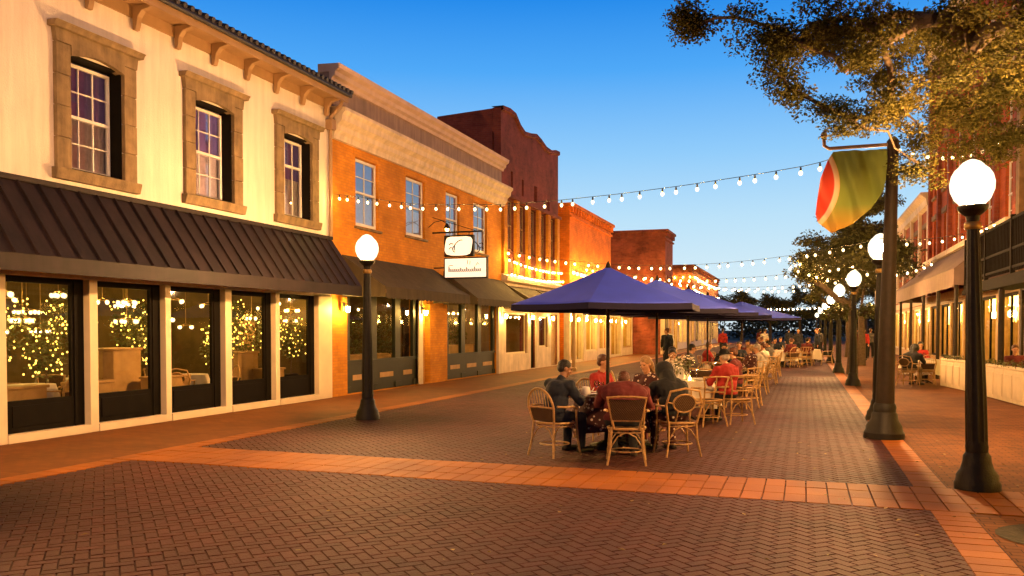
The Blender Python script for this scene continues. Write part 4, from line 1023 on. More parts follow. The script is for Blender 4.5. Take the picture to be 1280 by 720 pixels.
def mk_chair(kind, label):
    o = empty('rattan_chair', (0, 0, 0), 0, label, 'chair', 'rattan armchairs around the tables')
    chair_base(o)
    def back(y, z): return y - .10*((z - .45)/.45)
    if kind == 'hoop':
        pts = [(-.19, -.21, .45)] + [(.235*math.cos(a), back(-.21, .68 + .25*math.sin(a)), .66 + .26*math.sin(a)) for a in [PI - PI*k/12 for k in range(13)]] + [(.19, -.21, .45)]
        b = MB(); b.tube(pts, .016, 8); b.build('back_frame', rattan, o, smooth=60)
        b = MB(); b.tube([(-.225, back(-.21, .66), .66), (0, back(-.235, .66), .67), (.225, back(-.21, .66), .66)], .013, 8)
        for k in range(-3, 4):
            x = k*.05; zt = .66 + .26*math.sqrt(max(0, 1 - (x/.235)**2)); b.tube([(x, back(-.215, .66), .66), (x, back(-.215, zt), zt)], .005, 5)
        b.build('back_rail', rattan, o, smooth=60)
        zz = [(-.17, .48), (.17, .48), (.20, .65), (-.20, .65)]
    elif kind == 'panel':
        b = MB()
        for s_ in (-1, 1): b.tube([(s_*.16, -.21, .45), (s_*.19, back(-.21, .62), .62), (s_*.235, back(-.21, .84), .84)], .016, 8)
        b.tube([(-.25, back(-.21, .83), .85), (-.1, back(-.23, .84), .865), (.1, back(-.23, .84), .865), (.25, back(-.21, .83), .85)], .015, 8); b.tube([(-.18, back(-.21, .56), .56), (.18, back(-.21, .56), .56)], .013, 8)
        b.build('back_frame', rattan, o, smooth=60); zz = [(-.18, .57), (.18, .57), (.225, .83), (-.225, .83)]
    elif kind == 'oval':
        pts = [(-.20, -.21, .45), (-.25, back(-.21, .7), .7), (-.2, back(-.21, .86), .88), (0, back(-.22, .9), .92), (.2, back(-.21, .86), .88), (.25, back(-.21, .7), .7), (.20, -.21, .45)]
        b = MB(); b.tube(pts, .016, 8); N = 20
        ov = [(.155*math.cos(2*PI*k/N), .72 + .12*math.sin(2*PI*k/N)) for k in range(N)]
        b.tube([(x, back(-.22, z), z) for x, z in ov], .013, 7, closed=True)
        for s_ in (-1, 1): b.tube([(s_*.155, back(-.22, .72), .72), (s_*.245, back(-.21, .72), .74)], .010, 6); b.tube([(s_*.08, back(-.22, .61), .61), (s_*.1, -.21, .46)], .010, 6)
        b.build('back_frame', rattan, o, smooth=60); zz = ov
    else:   # ladder: tall posts with open crossbars
        b = MB()
        for s_ in (-1, 1): b.tube([(s_*.19, -.21, .44), (s_*.20, back(-.21, .7), .7), (s_*.245, back(-.21, .86), .88)], .015, 8)
        for z in (.60, .87): b.tube([(-.24 if z > .8 else -.2, back(-.21, z), z), (0, back(-.23, z), z + .01), (.24 if z > .8 else .2, back(-.21, z), z)], .013, 8)
        b.tube([(0, back(-.22, .6), .6), (0, back(-.22, .87), .87)], .011, 6)
        b.build('back_frame', rattan, o, smooth=60); zz = None
    if zz:
        b = MB(); b.poly([(x, back(-.215, z), z) for x, z in zz]); b.poly([(x, back(-.225, z), z) for x, z in zz][::-1]); b.build('backrest', weave, o)
    return o
HERO = {k: mk_chair(k, '') for k in ('hoop', 'panel', 'oval', 'ladder')}
used = set()
def chair(kind, x, y, face, label):
    """face: heading (radians from +x) the sitter looks at"""
    rz = face - PI/2
    if kind not in used:
        used.add(kind); o = HERO[kind]; o.location = (x, y, 0); o.rotation_euler.z = rz; o['label'] = label; return o
    return copy_tree(HERO[kind], (x, y, 0), rz, label)

# ------------------------------------------------------------------ people
SK = {}
def cloth(name, c, rough=.9): return mat(name, c, rough, var=.3, scale=5, bump=.35, bscale=14)
skin_a = mat('skin_light', (.48, .24, .13), .5, var=.1, scale=12, bump=.05); skin_b = mat('skin_tan', (.30, .14, .07), .5, var=.1, scale=12, bump=.05)
hair_black = mat('black_hair', (.010, .008, .007), .45, var=.5, scale=30, bump=.8, bscale=60)
hair_brown = mat('reddish_brown_hair', (.10, .028, .012), .45, var=.5, scale=30, bump=.8, bscale=60)
hair_blond = mat('dark_blond_hair', (.34, .19, .08), .45, var=.5, scale=30, bump=.8, bscale=60)
hair_white = mat('pale_grey_hair', (.5, .42, .34), .45, var=.4, scale=30, bump=.8, bscale=60)
maroon = cloth('maroon_knit', (.115, .014, .016)); blackc = cloth('black_fabric', (.010, .011, .015)); navyc = cloth('navy_fabric', (.012, .018, .034)); redc = cloth('red_fabric', (.34, .018, .015))
whitec = cloth('white_fabric', (.6, .54, .46)); denim = cloth('dark_denim', (.022, .026, .04)); khaki = cloth('khaki_fabric', (.22, .15, .08)); greyc = cloth('grey_fabric', (.12, .11, .11)); shoe_m = mat('dark_shoe_leather', (.02, .014, .01), .5)
eye_m = mat('eye_dark', (.02, .015, .012), .2, var=0, bump=0); lip_m = mat('lip_colour', (.30, .09, .06), .5, var=0, bump=0)
def flower_cloth():
    m, n, l, b = nt('floral_print'); tc = n.new('ShaderNodeTexCoord'); v = n.new('ShaderNodeTexVoronoi'); v.inputs['Scale'].default_value = 16
    l.new(tc.outputs['Object'], v.inputs['Vector']); r = n.new('ShaderNodeValToRGB'); e = r.color_ramp.elements
    e[0].position = .22; e[0].color = (.62, .50, .40, 1); e[1].position = .32; e[1].color = (.05, .012, .014, 1)
    l.new(v.outputs['Distance'], r.inputs[0]); l.new(r.outputs[0], b.inputs['Base Color']); b.inputs['Roughness'].default_value = .9
    return m
floral = flower_cloth()
def cap(b, p, q, r0, r1, n_=None):
    """chain of overlapping balls: a limb that tapers from r0 to r1"""
    p, q = Vector(p), Vector(q); L_ = (q - p).length; n_ = n_ or max(2, int(L_/(min(r0, r1)*.35)) + 1)
    d = (q - p).normalized(); b.tube([p, q], [r0, r1], 10)
    b.ell(p, (r0, r0, r0), seg=10, rings=7); b.ell(q, (r1, r1, r1), seg=10, rings=7)
TMP = bpy.data.scenes.new('workshop')
def remesh(b, name, m, voxel, smooth_it=3, parent=None, noise_amp=0.):
    me = b.mesh(name, m); o = bpy.data.objects.new(name, me); TMP.collection.objects.link(o)
    r = o.modifiers.new('r', 'REMESH'); r.mode = 'VOXEL'; r.voxel_size = voxel; r.use_smooth_shade = True
    s_ = o.modifiers.new('s', 'SMOOTH'); s_.iterations = smooth_it; s_.factor = .5
    with bpy.context.temp_override(scene=TMP, view_layer=TMP.view_layers[0]): dg = bpy.context.evaluated_depsgraph_get(); dg.update()
    ev = o.evaluated_get(dg); m2 = bpy.data.meshes.new_from_object(ev)
    bpy.data.objects.remove(o); bpy.data.meshes.remove(me); m2.name = name
    m2.materials.clear(); m2.materials.append(m)
    if noise_amp:
        for v in m2.vertices:
            q = mn.noise(v.co*9) * noise_amp + mn.noise(Vector((v.co.x*22, v.co.y*22, v.co.z*10)))*noise_amp*.5; v.co += v.normal*q
    for p in m2.polygons: p.use_smooth = True
    o = bpy.data.objects.new(name, m2); COL.objects.link(o); reg(o, parent)
    return o
def person(loc, face, label, shirt, trousers, hair, skin=None, lean=.18, pose='table', sit=True, turn=0., hair_style='short', broad=1., voxel=.010, bend=0., hat=None, nod=.1, group=None, seat=.46):
    skin = skin or skin_a; o = empty('person', (loc[0], loc[1], 0), face - PI/2, label, 'person', group)
    if sit: o.scale = (1, 1, .95)
    V = Vector; B = broad
    ph = seat + .09 if sit else .93
    P = V((0, 0, ph)); t = V((0, math.sin(lean), math.cos(lean))); t2 = V((0, math.sin(lean + bend), math.cos(lean + bend)))
    mid = P + t*.22; ch = mid + t2*.16; nk = mid + t2*.30; ht = V((0, math.sin((lean + bend)*.6 + nod), math.cos((lean + bend)*.6 + nod)))
    hd = nk + ht*.190 + V((0, .018, 0)); Rh = Matrix.Rotation(turn, 3, 'Z') @ Matrix.Rotation(-(lean + bend)*.5 - nod, 3, 'X')
    Rt = Matrix.Rotation(-(lean + bend), 3, 'X')
    def H(x, y, z): return hd + Rh @ V((x, y, z))
    sh = {s_: nk + Rt @ V((s_*.172*B, 0, -.055)) for s_ in (-1, 1)}
    legs = {}
    for s_ in (-1, 1):
        if sit: legs[s_] = [P + V((s_*.09*B, .03, -.02)), V((s_*.13, .44, seat + .06)), V((s_*.13, .42, .10)), V((s_*.14, .44, .045)), V((s_*.15, .58, .035))]
        else:
            st = .13*s_ if pose == 'walk' else .02*s_
            legs[s_] = [P + V((s_*.09*B, 0, -.03)), V((s_*.10, st + .02, .50)), V((s_*.10, st, .10)), V((s_*.10, st, .045)), V((s_*.12, st + .15, .035))]
    arms = {}
    for s_ in (-1, 1):
        a = sh[s_]
        if pose == 'table': el = a + V((s_*.07, .12, -.24)); el.z = max(el.z, .74); wr = V((s_*.13, max(.42, el.y + .20), .80))
        elif pose == 'lap': el = a + V((s_*.08, .0, -.27)); wr = V((s_*.12, .26, seat + .22))
        elif pose == 'drink' and s_ == 1: el = a + V((.08, .14, -.22)); wr = V((.07, hd.y + .22, hd.z - .13))
        elif pose == 'drink': el = a + V((s_*.07, .12, -.24)); wr = V((s_*.13, .42, .80))
        else: el = a + V((s_*.06, -.02, -.27)); wr = el + V((s_*.01, .08, -.24))
        arms[s_] = (a, el, wr)
    b = MB()
    # torso
    b.ell(P + V((0, 0, .02)), (.155*B, .115, .12)); b.ell(mid, (.135*B, .10, .16), Rt); b.ell(ch, (.165*B, .115, .15), Rt); cap(b, sh[-1], sh[1], .062, .062)
    cap(b, nk + t2*-.02, hd - ht*.05, .055, .05)
    # head: skull, jaw, nose, brow, ears
    b.ell(H(0, -.012, .025), (.074, .092, .095), Rh, 16, 12); b.ell(H(0, .025, -.045), (.056, .062, .065), Rh); b.ell(H(0, .062, -.095), (.028, .026, .02), Rh)
    b.ell(H(0, .098, -.015), (.013, .018, .028), Rh, 8, 6); b.ell(H(0, .080, .028), (.050, .015, .012), Rh, 8, 6)
    for s_ in (-1, 1): b.ell(H(s_*.076, -.01, -.005), (.010, .02, .032), Rh, 8, 6); b.ell(H(s_*.04, .055, -.03), (.022, .02, .02), Rh, 8, 6)
    for s_ in (-1, 1):
        g_ = legs[s_]; cap(b, g_[0], g_[1], .080, .054); cap(b, g_[1], g_[2], .052, .036); cap(b, g_[3], g_[4], .040, .034)
        a, el, wr = arms[s_]; cap(b, a, el, .048, .038); cap(b, el, wr, .037, .026)
        d = (wr - el).normalized(); pc = wr + d*.05
        side = d.cross(V((0, 0, 1))).normalized() if abs(d.z) < .9 else V((1, 0, 0)); nrm = side.cross(d).normalized()
        cap(b, wr, pc, .026, .034); b.ell(pc, (.036, .036, .018), Matrix((side, d, nrm)).transposed())
        for k, (off, L_) in enumerate(((-.030, .058), (-.010, .070), (.010, .066), (.029, .052))):
            r0 = pc + d*.028 + side*off; r1 = r0 + d*L_*.55 - nrm*.010; r2 = r1 + d*L_*.40 - nrm*.025
            cap(b, r0, r1, .0095, .009); cap(b, r1, r2, .009, .0078)
        th0 = wr + d*.02 - side*.024*s_; th1 = th0 + d*.035 - side*.035*s_; th2 = th1 + d*.03 - side*.006*s_ - nrm*.008
        cap(b, th0, th1, .013, .011); cap(b, th1, th2, .011, .009)
    remesh(b, 'body', skin, voxel, 3, o)
    e = .023
    # shirt
    b = MB(); b.ell(P + V((0, 0, .04)), (.155*B + e, .12 + e, .12), None, 16, 12); b.ell(mid + V((0, .01, -.03)), (.150*B + e, .125 + e, .18), Rt, 16, 12); b.ell(ch + V((0, 0, .01)), (.168*B + e, .12 + e, .155), Rt, 16, 12); cap(b, sh[-1], sh[1], .062 + e, .062 + e); cap(b, nk - t2*.03, nk + t2*.035, .085, .062)
    if bend > .2 or B > 1.15: b.ell(ch + Rt @ V((0, -.05, .02)), (.20*B, .125, .19), Rt, 16, 12)
    for s_ in (-1, 1):
        a, el, wr = arms[s_]; cap(b, a, el, .050 + e, .042 + e); cap(b, el, lerp(el, wr, .85), .041 + e, .030 + e*.8)
    remesh(b, 'shirt', shirt, max(.014, voxel*1.3), 4, o, .017)
    b = MB(); b.ell(P + V((0, 0, -.005)), (.162*B + .012, .125 + .012, .115))
    for s_ in (-1, 1):
        g_ = legs[s_]; cap(b, g_[0], g_[1], .084 + e, .060 + e*.7); cap(b, g_[1], g_[2] + V((0, 0, .0)), .058 + e*.7, .046 + e*.6)
    remesh(b, 'trousers', trousers, max(.016, voxel*1.4), 3, o, .007)
    b = MB()
    for s_ in (-1, 1): g_ = legs[s_]; cap(b, g_[3] + V((0, -.05, 0)), g_[4] + V((0, .04, 0)), .050, .040); b.box(g_[3].x - .045, g_[4].x + .04, g_[3].y - .09, g_[4].y + .07, 0.002, .025)
    remesh(b, 'shoes', shoe_m, .016, 2, o)
    # hair
    b = MB()
    b.ell(H(0, -.026, .045), (.086, .098, .090), Rh, 16, 12); b.ell(H(0, -.050, .0), (.080, .066, .075), Rh, 16, 12)
    if hair_style == 'long':
        for q in (-1, 0, 1): cap(b, H(q*.045, -.075, .0), H(q*.075, -.10, -.22), .045, .034)
    elif hair_style == 'hood':
        b.ell(H(0, -.035, .03), (.135, .135, .15), Rh, 16, 12); cap(b, H(0, -.07, -.08), nk + V((0, -.07, -.02)), .11, .13)
    elif hair_style == 'bun': b.ell(H(0, -.12, .06), (.04, .04, .04), Rh)
    ho = remesh(b, 'hood' if hair_style == 'hood' else 'hair', hair, .012, 2, o, .005)
    for s_ in (-1, 1): q = MB(); q.ell(H(s_*.030, .083, .008), (.012, .008, .008), Rh, 8, 6); q.build('eye', eye_m, o, smooth=80)
    q = MB(); q.ell(H(0, .088, -.055), (.024, .006, .006), Rh, 8, 6); q.build('mouth', lip_m, o, smooth=80)
    if hat:
        q = MB(); q.ell(H(0, -.02, .085), (.093, .105, .085), Rh, 16, 12); q.ell(H(0, .0, .06), (.15, .17, .012), Rh, 20, 8); remesh(q, 'hat', hat, .008, 2, o)
    return o
def hd_(x, y): return math.atan2(y, x)

# ------------------------------------------------------------------ tables
def table(loc, r, top, label, cloth_m=None, h=.75):
    o = empty('cafe_table', (loc[0], loc[1], 0), 0, label, 'table')
    b = MB(); b.lathe([(r - .02, h - .035), (r, h - .03), (r, h - .008), (r - .01, h)], seg=36); b.build('tabletop', top, o, smooth=40)
    b = MB(); b.lathe([(.035, .05), (.03, .4), (.04, h - .05)], seg=12); b.build('pedestal', iron, o, smooth=40)
    b = MB()
    for k in range(4):
        a = PI/4 + k*PI/2; b.tube([(0, 0, .12), (.2*math.cos(a), .2*math.sin(a), .07), (.34*math.cos(a), .34*math.sin(a), .012)], [.022, .02, .016], 8)
    b.build('foot', iron, o, smooth=50)
    if cloth_m:
        b = MB(); N = 72; rings_ = [(0, .006), (r*.6, .006), (r + .006, .005), (r + .012, -.02)]; prev = None
        idx = []
        for (rr_, dz) in rings_ + [(r + .012 + .02*q, -.02 - .09*q) for q in range(1, 6)]:
            row = []
            for k in range(N):
                a = 2*PI*k/N; amp = max(0, (-dz - .02))*.12
                q = rr_ + amp*math.sin(a*9 + 1.3*math.sin(a*2)); b.v.append((q*math.cos(a), q*math.sin(a), h + dz + (.02*math.sin(a*4) if dz < -.4 else 0))); row.append(len(b.v) - 1)
            idx.append(row)
        for i in range(len(idx) - 1):
            for k in range(N):
                k2 = (k + 1) % N; b.f.append((idx[i][k], idx[i+1][k], idx[i+1][k2], idx[i][k2])); b.m.append(0)
        c = b.build('tablecloth', cloth_m, None, smooth=70, loc=(loc[0], loc[1], 0)); tag(c, label.replace('round', 'cloth on round') if False else 'draped tablecloth on the ' + label, 'tablecloth')
    return o
def settings(loc, r, h, n_, where, seed=1, wine=True):
    rr = random.Random(seed)
    for k in range(n_):
        a = 2*PI*(k + .5)/n_ + rr.uniform(-.2, .2); x, y = loc[0] + math.cos(a)*r*.62, loc[1] + math.sin(a)*r*.62
        b = MB(); b.lathe([(.05, 0), (.07, .004), (.125, .016), (.130, .020), (.10, .014), (.0, .010)], seg=24); q = b.build('plate', china, None, smooth=50, loc=(x, y, h + .008)); tag(q, 'white china plate on the ' + where, 'plate', 'plates on the ' + where)
        a += .45; x, y = loc[0] + math.cos(a)*r*.5, loc[1] + math.sin(a)*r*.5
        o = empty('wine_glass', (x, y, h + .008), 0, 'clear stemmed glass on the ' + where, 'glass', 'glasses on the ' + where)
        b = MB(); b.lathe([(.034, 0), (.034, .003), (.006, .008), (.005, .08), (.012, .09)], seg=14); b.build('stem', tumbler, o, smooth=60)
        b = MB(); b.lathe([(.012, .09), (.034, .12), (.038, .15), (.032, .19)], seg=14); b.build('bowl', tumbler, o, smooth=60)
def candle(x, y, h, where):
    o = empty('candle_jar', (x, y, h), 0, 'lit candle in a small jar on the ' + where, 'candle')
    b = MB(); b.lathe([(.03, 0), (.035, .01), (.035, .08), (.033, .08)], seg=14); b.build('jar', tumbler, o, smooth=50)
    b = MB(); b.lathe([(.02, .005), (.02, .045), (.004, .047)], seg=10); b.ell((0, 0, .062), (.007, .007, .015), seg=6, rings=5); b.build('flame', bulb_m, o, smooth=60)
# first table and its people
T1 = (-2.62, 11.95)
t1l = 'round table under the nearest umbrella'
table(T1, .50, wood_table, t1l, floral)
settings(T1, .5, .757, 4, t1l, 3); candle(T1[0] + .12, T1[1] + .1, .757, t1l)
b = MB(); b.lathe([(.06, 0), (.075, .06), (.05, .13), (.02, .135)], seg=16); q = b.build('teapot', china, None, smooth=50, loc=(-2.93, 11.68, .757)); b = MB(); b.tube([(.06, 0, .05), (.1, 0, .08), (.12, 0, .12)], [.012, .009, .006], 8); b.build('spout', china, q, smooth=60); b = MB(); b.tube([(-.065, 0, .10), (-.11, 0, .09), (-.11, 0, .05), (-.07, 0, .03)], .006, 7); b.build('handle', china, q, smooth=60)
tag(q, 'small white teapot on the near side of the first table', 'teapot')
def seat_at(x, y, T): return math.atan2(T[1] - y, T[0] - x)
aL = math.radians(62)
chair('hoop', -3.18, 10.95, aL, 'hoop-backed rattan chair of the short-haired man in navy')
person((-3.24 + .05*math.cos(aL), 10.95 + .05*math.sin(aL), 0), aL, 'short black-haired man in a navy jacket, leftmost at the first table', navyc, denim, hair_black, skin_b, lean=.20, bend=.16, turn=-.5, voxel=.009, nod=.16, broad=1.12)
aM = math.radians(102)
chair('panel', -2.13, 10.62, aM, 'rattan chair with a low woven panel back holding the person in maroon')
person((-2.20, 10.78, 0), aM, 'broad hunched person in a maroon sweater seated with back to the viewer', maroon, blackc, hair_brown, skin_a, lean=.22, bend=.62, broad=1.55, voxel=.009, nod=.5)
aR = math.radians(150)
chair('oval', -1.62, 11.55, math.radians(118), 'oval-backed rattan chair of the person in a black hood')
person((-1.66, 11.66, 0), math.radians(122), 'person in a black hooded jacket bent over the first table', blackc, floral, blackc, skin_a, lean=.30, bend=.38, hair_style='hood', voxel=.009, broad=1.2, nod=.3)
chair('hoop', -3.05, 12.85, math.radians(-40), 'hoop-backed rattan chair on the far side of the first table')
person((-3.02, 12.83, 0), math.radians(-20), 'person with reddish brown hair behind the first table', redc, denim, hair_brown, skin_a, lean=.1, turn=.3, voxel=.010)
chair('panel', -2.2, 12.95, math.radians(-115), 'panel-backed rattan chair behind the floral blouse')
person((-2.2, 12.9, 0), math.radians(-112), 'long-haired woman in a floral blouse facing the viewer across the first table', floral, maroon, hair_blond, skin_a, lean=.2, hair_style='long', voxel=.010, nod=.2)
# tables inside the cream building shop
for k, (x, y) in enumerate([(-12.6, 11.0), (-12.3, 14.6), (-13.6, 12.5)]):
    nm = 'small table inside the cream building ' + ['behind the first window', 'behind the third window', 'deep in the room'][k]
    table((x, y), .38, wood_table, nm, white_cloth)
    for j in range(3):
        a = 2*PI*j/3 + k; chair(('hoop', 'panel', 'oval')[j], x + .72*math.cos(a), y + .72*math.sin(a), a + PI, ['spindle hoop-backed', 'low panel-backed', 'oval-backed'][j] + ' rattan chair at the ' + nm)
# second table
T2 = (-2.2, 16.0); t2l = 'square white-clothed table behind the first one'
table(T2, .62, wood_table, t2l, white_cloth); settings(T2, .62, .757, 6, t2l, 5); candle(T2[0] + .2, T2[1] - .1, .757, t2l)
vz = empty('flower_vase', (-2.15, 15.85, .757), 0, 'vase with a loose bouquet of white flowers on the second table', 'vase of flowers')
b = MB(); b.lathe([(.05, 0), (.07, .05), (.05, .14), (.06, .18), (.04, .18)], seg=16); b.build('vase', china, vz, smooth=50)
b = MB(); leaves(b, (0, 0, .30), (.22, .22, .16), 150, .07); b.build('foliage', plantm, vz)
petal = mat('white_petal', (.75, .66, .52), .7, var=.1, bump=0)
b = MB()
for k in range(26):
    c_ = (R.uniform(-.22, .22), R.uniform(-.22, .22), R.uniform(.26, .46))
    Rf = Matrix.Rotation(R.uniform(0, 6), 3, 'Z') @ Matrix.Rotation(R.uniform(-.2, 1.3), 3, 'X')
    for q in range(5):
        a = q*2*PI/5; pv = Rf @ Vector((.020*math.cos(a), .020*math.sin(a), .006)); b.ell((c_[0] + pv.x, c_[1] + pv.y, c_[2] + pv.z), (.017, .013, .006), Rf @ Matrix.Rotation(a, 3, 'Z') @ Matrix.Rotation(-.5, 3, 'Y'), seg=7, rings=5)
b.build('flowers', petal, vz, smooth=60)
chair('ladder', -1.60, 15.25, math.radians(125), 'open-backed rattan chair left of the pair at the second table')
chair('ladder', -1.15, 15.75, math.radians(120), 'open-backed rattan chair of the man in the red sweater')
person((-1.30, 15.75, 0), math.radians(135), 'man in a red sweater and dark brimmed hat at the second table', redc, blackc, hair_white, skin_a, lean=.05, bend=.1, broad=1.2, hat=blackc, voxel=.010, turn=.1)
chair('hoop', -3.1, 15.6, math.radians(20), 'hoop-backed rattan chair on the far left of the second table')
chair('hoop', -2.5, 17.0, math.radians(-70), 'hoop-backed rattan chair on the far side of the second table')
person((-2.5, 16.97, 0), math.radians(-70), 'person in a white shirt facing the viewer at the second table', whitec, khaki, hair_black, skin_b, lean=.1, voxel=.012)
# prototype far diners, shared meshes recoloured per object
def clones(proto, places):
    for (x, y, face, label, sh_, hr_) in places:
        c = copy_tree(proto, (x, y, 0), face - PI/2, label)
        for ch in kids(c):
            nm = ch.name.split('.')[0]
            if nm in ('shirt', 'hair'):
                ch.material_slots[0].link = 'OBJECT'; ch.material_slots[0].material = sh_ if nm == 'shirt' else hr_
pA = person((-1.35, 18.9, 0), math.radians(170), 'person in a dark maroon top at the third table, seen from the side', maroon, blackc, hair_brown, skin_a, lean=.12, voxel=.014)
pB = person((-2.9, 19.3, 0), math.radians(-10), 'person in a white top on the far left of the third table', whitec, denim, hair_black, skin_b, lean=.1, pose='drink', voxel=.014)
pS = person((3.2, 51.0, 0), math.radians(-100), 'standing person in a red top far up the promenade', redc, blackc, hair_black, skin_a, lean=.03, sit=False, pose='walk', voxel=.016)
rows_t = [(-2.1, 19.4, 'third'), (-2.1, 23.4, 'fourth'), (-2.0, 27.6, 'fifth'), (-2.0, 32.0, 'sixth')]
for k, (x, y, nm) in enumerate(rows_t):
    tl = nm + ' round table in the umbrella row'
    table((x, y), .55, wood_table, tl, white_cloth); settings((x, y), .55, .757, 4, tl, 10 + k)
    for j, (dx, dy, f_, s_) in enumerate([(.85, -.5, 150, 'near right'), (.95, .35, 185, 'street'), (-.85, -.3, 20, 'shop'), (-.1, 1.0, -90, 'far'), (.05, -1.0, 90, 'near')]):
        chair(('ladder', 'hoop', 'ladder', 'hoop', 'panel')[j], x + dx, y + dy, math.radians(f_), 'rattan chair on the ' + s_ + ' side of the ' + tl)
clones(pA, [(-1.25, 22.95, math.radians(155), 'person in a pale patterned top at the fourth table near right', floral, hair_blond), (-1.10, 23.8, math.radians(185), 'person in white on the street side of the fourth table', whitec, hair_white),
            (-2.1, 24.4, math.radians(-90), 'person in black facing the viewer at the fourth table', blackc, hair_black), (-1.1, 27.2, math.radians(160), 'person in cream at the fifth table near right', whitec, hair_brown),
            (-2.0, 28.6, math.radians(-90), 'person in navy facing the viewer at the fifth table', navyc, hair_black), (-1.1, 31.6, math.radians(160), 'person in grey at the sixth table near right', greyc, hair_black), (-2.0, 33.0, math.radians(-90), 'person in maroon facing the viewer at the sixth table', maroon, hair_black), (-2.95, 27.4, math.radians(20), 'person in red on the shop side of the fifth table', redc, hair_brown), (-2.95, 23.1, math.radians(20), 'person in grey on the shop side of the fourth table', greyc, hair_black)])
# dark cluster of diners far up the plaza
for k, (x, y, nm) in enumerate([(-.9, 40.5, 'cluster table at the plaza end'), (.2, 43, 'cluster table by the distant lamp'), (-1.6, 46, 'farthest table of the distant dark cluster')]):
    table((x, y), .55, wood_table, nm, white_cloth)
    for j in range(4):
        a = j*PI/2 + .5 + k; cx_, cy_ = x + .85*math.cos(a), y + .85*math.sin(a)
        chair('hoop' if j % 2 else 'ladder', cx_, cy_, a + PI, ['near', 'left', 'far', 'right'][j] + '-side rattan chair at the ' + nm)
        if (j + k) % 4: clones(pA if j % 2 else pB, [(cx_, cy_, a + PI, 'person in ' + ['black', 'navy', 'grey', 'maroon'][(j + k) % 4] + ' seated at the ' + nm, [blackc, navyc, greyc, maroon][(j + k) % 4], [hair_black, hair_brown, hair_blond, hair_black][(j*3 + k) % 4])])
walk = [(-.3, 49, -80, 'standing person in black beyond the cluster tables', blackc, hair_black), (.7, 47.5, 200, 'standing person in navy near the third distant lamp', navyc, hair_brown), (-2.2, 52, 60, 'person in white walking up the far plaza', whitec, hair_black), (2.4, 44, -95, 'person in maroon walking along the promenade', maroon, hair_black), (3.8, 55, 80, 'person in grey walking away up the promenade', greyc, hair_brown), (-5.8, 38, 95, 'person in black walking past the tall red building shops', blackc, hair_black), (-6.6, 44, -60, 'person in a white shirt by the lit shops', whitec, hair_blond), (-5.0, 33, 170, 'person in navy standing between umbrellas and shops', navyc, hair_brown), (-4.6, 52, 100, 'person in red farther up beside the lit shops', redc, hair_black), (.9, 56, 90, 'person in grey far beyond the tables', greyc, hair_black), (-1.0, 62, 90, 'tiny far person in navy mid street', navyc, hair_black), (-3.1, 66, 80, 'tiny far person in maroon mid street', maroon, hair_black)]
clones(pS, [(x, y, math.radians(a), t, s_, h_) for x, y, a, t, s_, h_ in walk])
# right terrace diners
for k, (x, y) in enumerate([(5.2, 20.6), (5.1, 23.8), (3.6, 29.6), (3.9, 34.0)]):
    nm = 'terrace table ' + ['behind the white wall near the lamp', 'behind the white wall in the middle', 'at the end of the white wall', 'under the grey awning'][k]
    table((x, y), .45, wood_table, nm, white_cloth); settings((x, y), .45, .757, 3, nm, 30 + k)
    for j, (dx, dy, a) in enumerate([(0, -.8, 90), (0, .8, -90)]):
        chair('hoop', x + dx, y + dy, math.radians(a), ('near' if j == 0 else 'far') + ' rattan chair at the ' + nm)
clones(pA, [(3.6, 30.4, math.radians(-90), 'person in orange-red at the table ending the white wall', redc, hair_black), (5.1, 24.6, math.radians(-90), 'person in maroon on the terrace behind the white wall', maroon, hair_brown)])
person((3.05, 28.2, 0), math.radians(60), 'broad person in a black coat leaning over at the end of the white wall', blackc, khaki, hair_black, skin_b, lean=.3, bend=.4, broad=1.3, voxel=.014, hair_style='hood')
chair('oval', 3.0, 28.1, math.radians(60), 'oval-backed rattan chair under the person in a black coat')

# ------------------------------------------------------------------ string lights
def strand(pts, n_, label, m=None, r=.032, drop=.07, sag=0., group=None, wire_r=.006):
    """pts: control points; bulbs hang at even steps along the cable"""
    P = [Vector(p) for p in pts]; L_ = [0]
    for i in range(1, len(P)): L_.append(L_[-1] + (P[i] - P[i-1]).length)
    def at(s_):
        s_ *= L_[-1]
        for i in range(1, len(P)):
            if s_ <= L_[i] + 1e-6:
                t = (s_ - L_[i-1])/max(1e-6, L_[i] - L_[i-1]); q = P[i-1].lerp(P[i], t); return q
        return P[-1]
    def at2(s_): q = at(s_).copy(); q.z -= sag*4*s_*(1 - s_); return q
    o = empty('string_lights', P[0], 0, label, 'string lights', group or 'strands of string lights')
    b = MB(); K = 48; b.tube([at2(k/K) - P[0] for k in range(K + 1)], wire_r, 5); b.build('cable', wire, o)
    me = None
    for k in range(n_):
        s_ = (k + .5)/n_; q = at2(min(.999, max(.001, s_ + R.uniform(-.2, .2)/n_))) - P[0]
        if me is None:
            b = MB(); b.ell((0, 0, -drop - r), (r, r, r*1.25), seg=10, rings=7); b.mi(1).ell((0, 0, -drop - r), (r*.3, r*.3, r*.38), seg=6, rings=4); me = b.mesh('bulb', [bulb_shell, {'far_bulb_glow': far_core}.get((m or bulb_m).name, bulb_core)], 80)
            b = MB(); b.lathe([(r*.5, -drop), (r*.5, -drop*.35), (.006, 0)], seg=7); ms = b.mesh('socket', wire)
        c = link(me, 'bulb', o, loc=q); link(ms, 'socket', c)
    return o
strand([(-11.05, 18.42, 5.07), (-9.99, 18.01, 4.86), (-8.35, 17.46, 4.55), (-6.04, 16.68, 4.32), (-4.6, 16.19, 4.27), (-3.3, 15.75, 4.26), (-2.05, 15.33, 4.28), (-.77, 14.9, 4.33), (.12, 14.6, 4.38), (.46, 14.48, 4.45)], 33, 'long strand crossing the open plaza from the cream building to the flag pole arm', bulb_m, .034)
